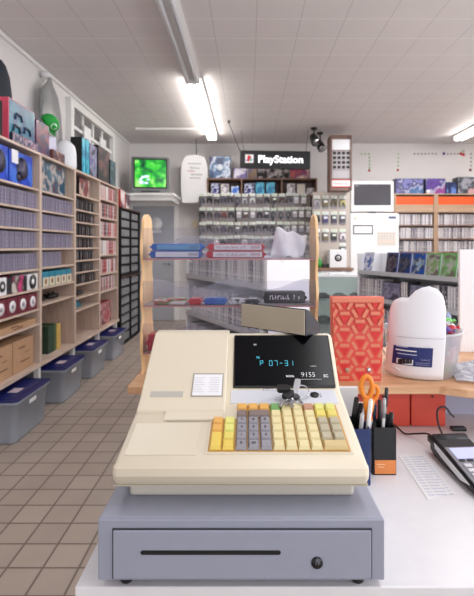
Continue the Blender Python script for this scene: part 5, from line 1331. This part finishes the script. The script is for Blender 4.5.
# ================================================================== game shelves on the right of the back wall
GYs = 7.55
zt5 = at(0, 193.5, GYs).z
lines = [at(0, y, GYs).z for y in (211.8, 225, 238.4, 251.8, 265)]
M_gs = pick('dvd_spine', [(214, 210, 214), (196, 190, 196), (120, 112, 122), (226, 222, 224), (150, 140, 148), (90, 84, 96), (176, 160, 164), (60, 56, 66), (204, 196, 190)], .35, (232, 228, 230), 34)
M_gb = pick('dvd_body', [(190, 186, 190), (120, 114, 122), (210, 206, 208), (80, 76, 84)], .35)
xb = [at(394, 0, GYs).x, at(436.2, 0, GYs).x, at(479, 0, GYs).x]
m_org = mat('orange_panel', (222, 88, 30), .5)
for i in range(2):
    x0, x1 = xb[i]+.001, xb[i+1]-.001
    t = thing('game_shelf', ['left tan game shelf unit with orange header on the back wall, beside the refrigerator', 'right tan game shelf unit with orange header, cut by the right photo edge'][i], 'shelf', (x0, GYs, 0))
    for x in (x0, x1-.035): MB().span((x, GYs, 0), (x+.035, 7.95, zt5-.02)).build('side_panel', wood('tan_side', (160, 130, 106), (186, 156, 130), 4, 2), t, True)
    MB().span((x0, GYs, zt5-.02), (x1, 7.95, zt5)).build('top_board', M_tan, t, True)
    MB().span((x0+.035, 7.93, .1), (x1-.035, 7.95, zt5-.02)).build('back_board', M_tan, t, True)
    for z in lines+[.62, .40, .15]: MB().span((x0+.0355, GYs+.005, z-.018), (x1-.0355, 7.929, z)).build('shelf', m_dkwood, t, True)
    za, zb_ = at(0, 196.3, GYs).z, at(0, 204.5, GYs).z
    MB().span((x0+.036, GYs+.02, zb_), (x1-.036, GYs+.03, za)).build('orange_header', m_org, t, True)
    MB().span((x0+.036, GYs+.012, lines[0]+.001), (x1-.036, GYs+.025, zb_-.002)).build('header_rail', M_tan, t, True)
    for r_ in range(1, 5):
        x = x0+.042
        while x+.021 < x1-.04:
            hh = random.choice((.18, .185, .178, .182)); 
            place('dvd', lambda: case_proto('shelved_game_case', .0195, .135, .18, [M_gb, M_gs], .001, 'y'), (x, GYs+.02+random.random()*.006, lines[r_]+.0006), (0, 0, 0),
                  'slim game case with spine out, %s row of the %s tan shelf' % (rown[r_-1], ['left', 'right'][i]), 'game case', '%s row of cases on the %s tan shelf' % (rown[r_-1], ['left', 'right'][i]), (1, 1, hh/.18))
            x += .0212+(.012 if random.random() < .03 else 0)
for px0, px1, py, mt_, fr_, lab in (
        (395.5, 423.5, 178.5, m_db, art('purple_console', [(70, 60, 140), (120, 120, 180), (40, 40, 90), (170, 170, 200), (60, 100, 150)], 6), 'violet console box with a grey console picture, leftmost on the tan shelves'),
        (425.5, 445.5, 178.5, m_db, art('blue_pink', [(30, 110, 180), (90, 50, 140), (60, 40, 120), (170, 170, 190), (130, 50, 130)], 5), 'blue and magenta console box beside the violet one'),
        (446.5, 456.5, 182, m_db, art('deep_blue_a', [(30, 50, 140), (20, 26, 70), (90, 120, 190)], 8), 'small deep blue box between the magenta and grey console boxes'),
        (457.5, 479, 177, m_bk, art('grey_art', [(60, 60, 70), (150, 150, 160), (90, 96, 110), (30, 30, 40), (190, 150, 150)], 6), 'dark grey console box at the right photo edge on the tan shelves')):
    wbox(px0, px1, py, zt5, 7.62, .2, 'console_box', lab, 'box', mt_, fr_,
         extra=lambda t, y, h: (MB().box((.02, y, h*.48), (.24, .001, .05), 0, Matrix.Identity(4), bev=.0004).build('console_print', mat('print_lightgrey', (170, 170, 180), .4), t)) if False else None)
b = MB(); b.ball((0, 0, .035), .035); o = b.build('white_ball', M_white); o.location = (at(428, 0, 7.58).x, 7.585, zt5+.0005); tag(o, 'small white ball in front of the blue and magenta box', 'ball')

# wall decals: pellet path and cherries
m_dot = mat('pellet_green', (150, 186, 130), .6); m_dotg = mat('pellet_grey', (160, 152, 158), .6); m_dr = mat('pellet_red', (206, 60, 60), .6); m_dk = mat('pellet_dark', (120, 60, 70), .6); m_pu = mat('pellet_purple', (80, 50, 140), .6)
def disc(px, py, r, mt, lab, grp):
    p = at(px, py, BW-.004)
    key_ = ('disc', mt.name, r)
    def mk(): return MB().lathe([(0, 0), (1, 0), (1, .002), (0, .002)], M=Matrix.Rotation(math.pi/2, 4, 'X') @ Matrix.Scale(r, 4, (1, 0, 0)) @ Matrix.Scale(r, 4, (0, 1, 0)), n=16).build('wall_pellet', mt)
    return place(key_, mk, (p.x, BW-.0005, p.z), (0, 0, 0), lab, 'wall decal', grp)
for k in range(3): disc(361.5+k*3.6, 154, .017, m_dot, 'pale green dot decal in the short row left of the monitor column', 'pellets of the left short row')
for k in range(4): disc(369.5, 157.5+k*3.4, .017, m_dot, 'pale green dot decal in the column over the monitor', 'pellets of the column over the monitor')
disc(369.3, 170.5, .022, m_dr, 'red dot decal at the foot of the column over the monitor', None)
disc(398, 170, .022, m_dr, 'red dot decal left of the tan shelves', None)
for k in range(4): disc(398.3, 154+k*3.9, .017, m_dot, 'pale green dot decal in the column left of the tan shelves', 'pellets of the column left of the tan shelves')
for k in range(7): disc(414.5+k*3.6, 153.8, .017, m_dotg, 'pale grey dot decal in the long middle row', 'pellets of the long middle row')
disc(443.8, 153.6, .026, m_pu, 'purple dot decal in the long row of wall dots', None)
for k in range(4): disc(447.8+k*3.4, 153.8, .017, m_dotg, 'pale grey dot decal between the purple dot and the cherries', 'pellets between purple dot and cherries')
for k in range(4): disc(471, 154+k*3.9, .017, m_dotg, 'pale grey dot decal in the column at the right photo edge', 'pellets of the right column')
disc(470.5, 170, .026, m_dk, 'dark red dot decal at the right photo edge', None)
p = at(462, 153.5, BW); t = thing('cherry_decal', 'red cherries wall decal with a green stalk right of the wall dots', 'wall decal', (p.x, BW-.003, p.z))
for dx, dz in ((-.022, -.005), (.026, -.022)): MB().lathe([(0, 0), (.028, 0), (.028, .002), (0, .002)], M=Matrix.Translation((dx, 0, dz)) @ Matrix.Rotation(math.pi/2, 4, 'X'), n=18).build('cherry', m_dr, t)
MB().tube([(-.02, -.002, .02), (.01, -.002, .05), (.04, -.002, .065), (.024, -.002, .0)], .005, 5).build('stalk', mat('stalk_green', (90, 150, 60), .6), t)

# ================================================================== slanted gondolas
def gondola(org, dirv, L, lips, ztop_, dpt, name, label, left_face=True):
    """org: far left foot of the shelf face; dirv: direction of the run towards the right; shelves face the left aisle"""
    d = Vector((dirv[0], dirv[1], 0)).normalized(); ang = math.atan2(d.y, d.x)
    t = thing(name, label, 'game rack', (org[0], org[1], 0), ang)     # local x along the run, local +y away from the shelf face
    MB().span((0, .002, 0), (L, .03+dpt, .10)).build('plinth', M_grey, t)
    MB().span((0, dpt-.02, .10), (L, dpt, ztop_)).build('back_panel', M_white, t)
    for x in (0, L-.02): MB().span((x, 0.0, .10), (x+.02, dpt-.0205, ztop_)).build('end_panel', M_white, t)
    for z in lips:
        MB().span((.0205, .0, z-.03), (L-.0205, dpt-.0205, z-.012)).build('shelf', M_white, t)
        MB().span((.0205, -.010, z-.034), (L-.0205, -.0005, z+.004), bev=.002).build('price_rail', M_grey, t)
    return t, d, ang
def along(org, d, u, v, z):
    n = Vector((-d.y, d.x, 0)); return Vector((org[0], org[1], 0))+d*u+n*v+Vector((0, 0, z))
# centre rack
o1 = (-.555, 4.0); d1 = (.50, -.865); L1 = 1.33
z_l = [.41+.02, .77, 1.09]
zl1 = [H-.574, H-.25, H-.90]
t, dd, an = gondola(o1, d1, L1, zl1, 1.262, .30, 'game_gondola', 'white slanted game rack with rows of pale cases, seen through the clear candy trays')
MB().span((L1+.0005, 0.0, .0), (L1+.02, .34, 1.26), bev=.002).build('end_board', mat('bright_white_card', (244, 243, 248), .5), t)
M_ds = pick('pale_spine', [(206, 204, 212), (190, 188, 198), (222, 220, 226), (160, 156, 168), (214, 210, 216), (130, 126, 138)], .35, (236, 234, 240), 40)
M_dbk = pick('pale_body', [(190, 188, 198), (214, 212, 218), (160, 158, 168)], .35)
for r_, z in enumerate(zl1):
    u = .03
    while u+.022 < L1-.03:
        p = along(o1, dd, u, .012+random.random()*.006, z-.0115)
        place('pale', lambda: case_proto('pale_game_case', .0200, .16, .20, [M_dbk, M_ds], .001, 'y'), p, (0, 0, an),
              'pale game case with spine out in the %s row of the slanted centre rack' % ['middle', 'top', 'bottom'][r_], 'game case', '%s row of pale cases in the slanted centre rack' % ['middle', 'top', 'bottom'][r_], (1, 1, random.choice((1.0, .96, 1.02)) if r_ == 1 else random.choice((1.1, 1.15, 1.2))))
        u += .0225
# right rack
o2 = (1.055, 4.30); d2 = (.42, -.906); L2 = 1.60
zl2 = [H-.232, H-.475, H-.74, H-.98]
t, dd2, an2 = gondola(o2, d2, L2, zl2, 1.27, .30, 'game_gondola', 'white slanted game rack with large front-facing covers, behind the heart-topped bucket')
fc = [('white and blue', [(226, 228, 236), (60, 90, 170), (236, 236, 240), (180, 186, 210)]), None, ('dark blue', [(30, 40, 70), (60, 50, 60), (100, 90, 100), (24, 30, 60)]), ('navy and grey', [(34, 44, 84), (80, 80, 100), (40, 40, 50), (30, 60, 120)]), ('bright blue edged', [(40, 80, 150), (150, 170, 190), (60, 60, 70), (30, 80, 170)]),
      ('pale green edged', [(206, 204, 196), (120, 150, 90), (180, 176, 170), (110, 104, 96)]), ('white and green', [(214, 210, 204), (170, 170, 160), (110, 170, 90), (120, 110, 100)]), ('brown and green', [(120, 104, 96), (190, 180, 170), (80, 70, 66), (90, 140, 80)]), ('dark reddish', [(110, 80, 84), (60, 50, 60), (190, 180, 184), (90, 60, 70)]),
      ('green edged dark', [(70, 120, 70), (50, 60, 50), (150, 150, 140)])]
edge = {1: 0}
posn = ['first', '', 'second', 'third', 'fourth', 'fifth', 'sixth', 'seventh', 'eighth', 'ninth']
for i, q in enumerate(fc):
    if q is None: continue
    green = 'green' in q[0]
    ml = art('cover_%d' % i, q[1], 16, .25)
    p = along(o2, dd2, .04+i*.152, .03, zl2[0]-.0115)
    t = thing('front_facing_game', '%s cover facing out, %s from the left on the white rack' % (q[0], posn[i]), 'game case', p, an2)
    Mq = Matrix.Rotation(-.16, 4, 'X')
    MB().box((.068, .007, .095), (.134, .014, .19), 0, Mq, bev=.002).build('case', mat('case_green', (96, 170, 84), .3, alpha=1) if green else (m_w if i == 0 else mat('case_blue', (36, 70, 150), .3)), t)
    MB().box((.069, -.0006, .091), (.130, .0012, .176), 0, Mq).build('cover', ml, t)
mini = [0]
for r_, zr in enumerate(zl2[1:3]):
    u = .03
    while u < L2-.05:
        if r_ == 0 and (.30 < u < .34 or .62 < u < .66):
            p = along(o2, dd2, u, .02, zr-.0115); t = thing('front_facing_game', ['grey cover facing out in the second row of the white rack, left one', 'grey cover facing out in the second row of the white rack, right one'][0 if u < .5 else 1], 'game case', p, an2)
            Mq = Matrix.Rotation(-.10, 4, 'X')
            MB().box((.12, .007, .085), (.236, .014, .17), 0, Mq, bev=.002).build('case', m_bk, t); MB().box((.12, -.0008, .085), (.22, .0012, .155), 0, Mq).build('cover', art('lilac_dark', [(60, 56, 70), (110, 104, 130), (150, 146, 166), (80, 74, 90)], 12), t)
            u += .25; continue
        p = along(o2, dd2, u, .014, zr-.0115)
        place('g2', lambda: case_proto('rack_game_case', .0230, .15, .185, [M_gb, M_gs], .001, 'y'), p, (0, 0, an2),
              'slim game case with spine out in the %s row of the white slanted rack' % ['second', 'third'][r_], 'game case', '%s row of cases in the white slanted rack' % ['second', 'third'][r_])
        u += .0255
# dark ceiling-high curtain side / aisle items further right stay out of view

# ================================================================== lights, world, camera
def area(name, loc, rot, sx, sy, power, col=(1, 1, 1)):
    l = bpy.data.lights.new(name, 'AREA'); l.shape = 'RECTANGLE'; l.size = sx; l.size_y = sy; l.energy = power; l.color = col
    o = bpy.data.objects.new(name, l); C.objects.link(o); o.location = loc; o.rotation_euler = rot; return o
area('assumed_front_daylight', (2.0, FW+.05, 1.75), (math.radians(90), 0, 0), 4.4, 2.2, 28, (.93, .97, 1.0))  # assumed daylight from behind the camera; bare area light, front wall stays solid
area('assumed_side_daylight', (RW-.05, 1.2, 1.75), (math.radians(90), 0, math.radians(90)), 4.0, 2.0, 66, (.93, .97, 1.0))  # assumed daylight from the right; light added against the closed wall, no window built
area('fill_light_over_till', (.6, .9, CH-.06), (0, 0, 0), .3, 2.4, 11, (.96, .98, 1.0))  # added fill from above the till; no such fixture is built
area('fill_light_over_racks', (2.2, 5.2, CH-.06), (0, 0, 0), .3, 2.4, 38, (.96, .98, 1.0))  # added fill to brighten the racks; a bare light without a fixture
area('fill_light_over_aisle', (-.9, 3.0, CH-.10), (0, 0, 0), .3, 1.6, 5, (.96, .98, 1.0))  # added fill for the near aisle, where the modelled fixture is unlit
w = bpy.data.worlds.new('world'); bpy.context.scene.world = w; w.use_nodes = True
w.node_tree.nodes['Background'].inputs[0].default_value = (.9, .95, 1, 1); w.node_tree.nodes['Background'].inputs[1].default_value = .6
cam = bpy.data.cameras.new('camera'); co_ = bpy.data.objects.new('camera', cam); C.objects.link(co_)
co_.location = (0, 0, H); co_.rotation_euler = (math.radians(90), 0, 0)
cam.sensor_width = 36; cam.lens = F/596*36; cam.shift_x = (237-CX)/596; cam.shift_y = -(298-CY)/596
cam.clip_start = .05; cam.dof.use_dof = True; cam.dof.focus_distance = .86; cam.dof.aperture_fstop = 8.5
sc = bpy.context.scene; sc.camera = co_
sc.view_settings.view_transform = 'Standard'; sc.view_settings.look = 'None'; sc.view_settings.gamma = 1; sc.view_settings.use_curve_mapping = False
sc.view_settings.exposure = 0.95
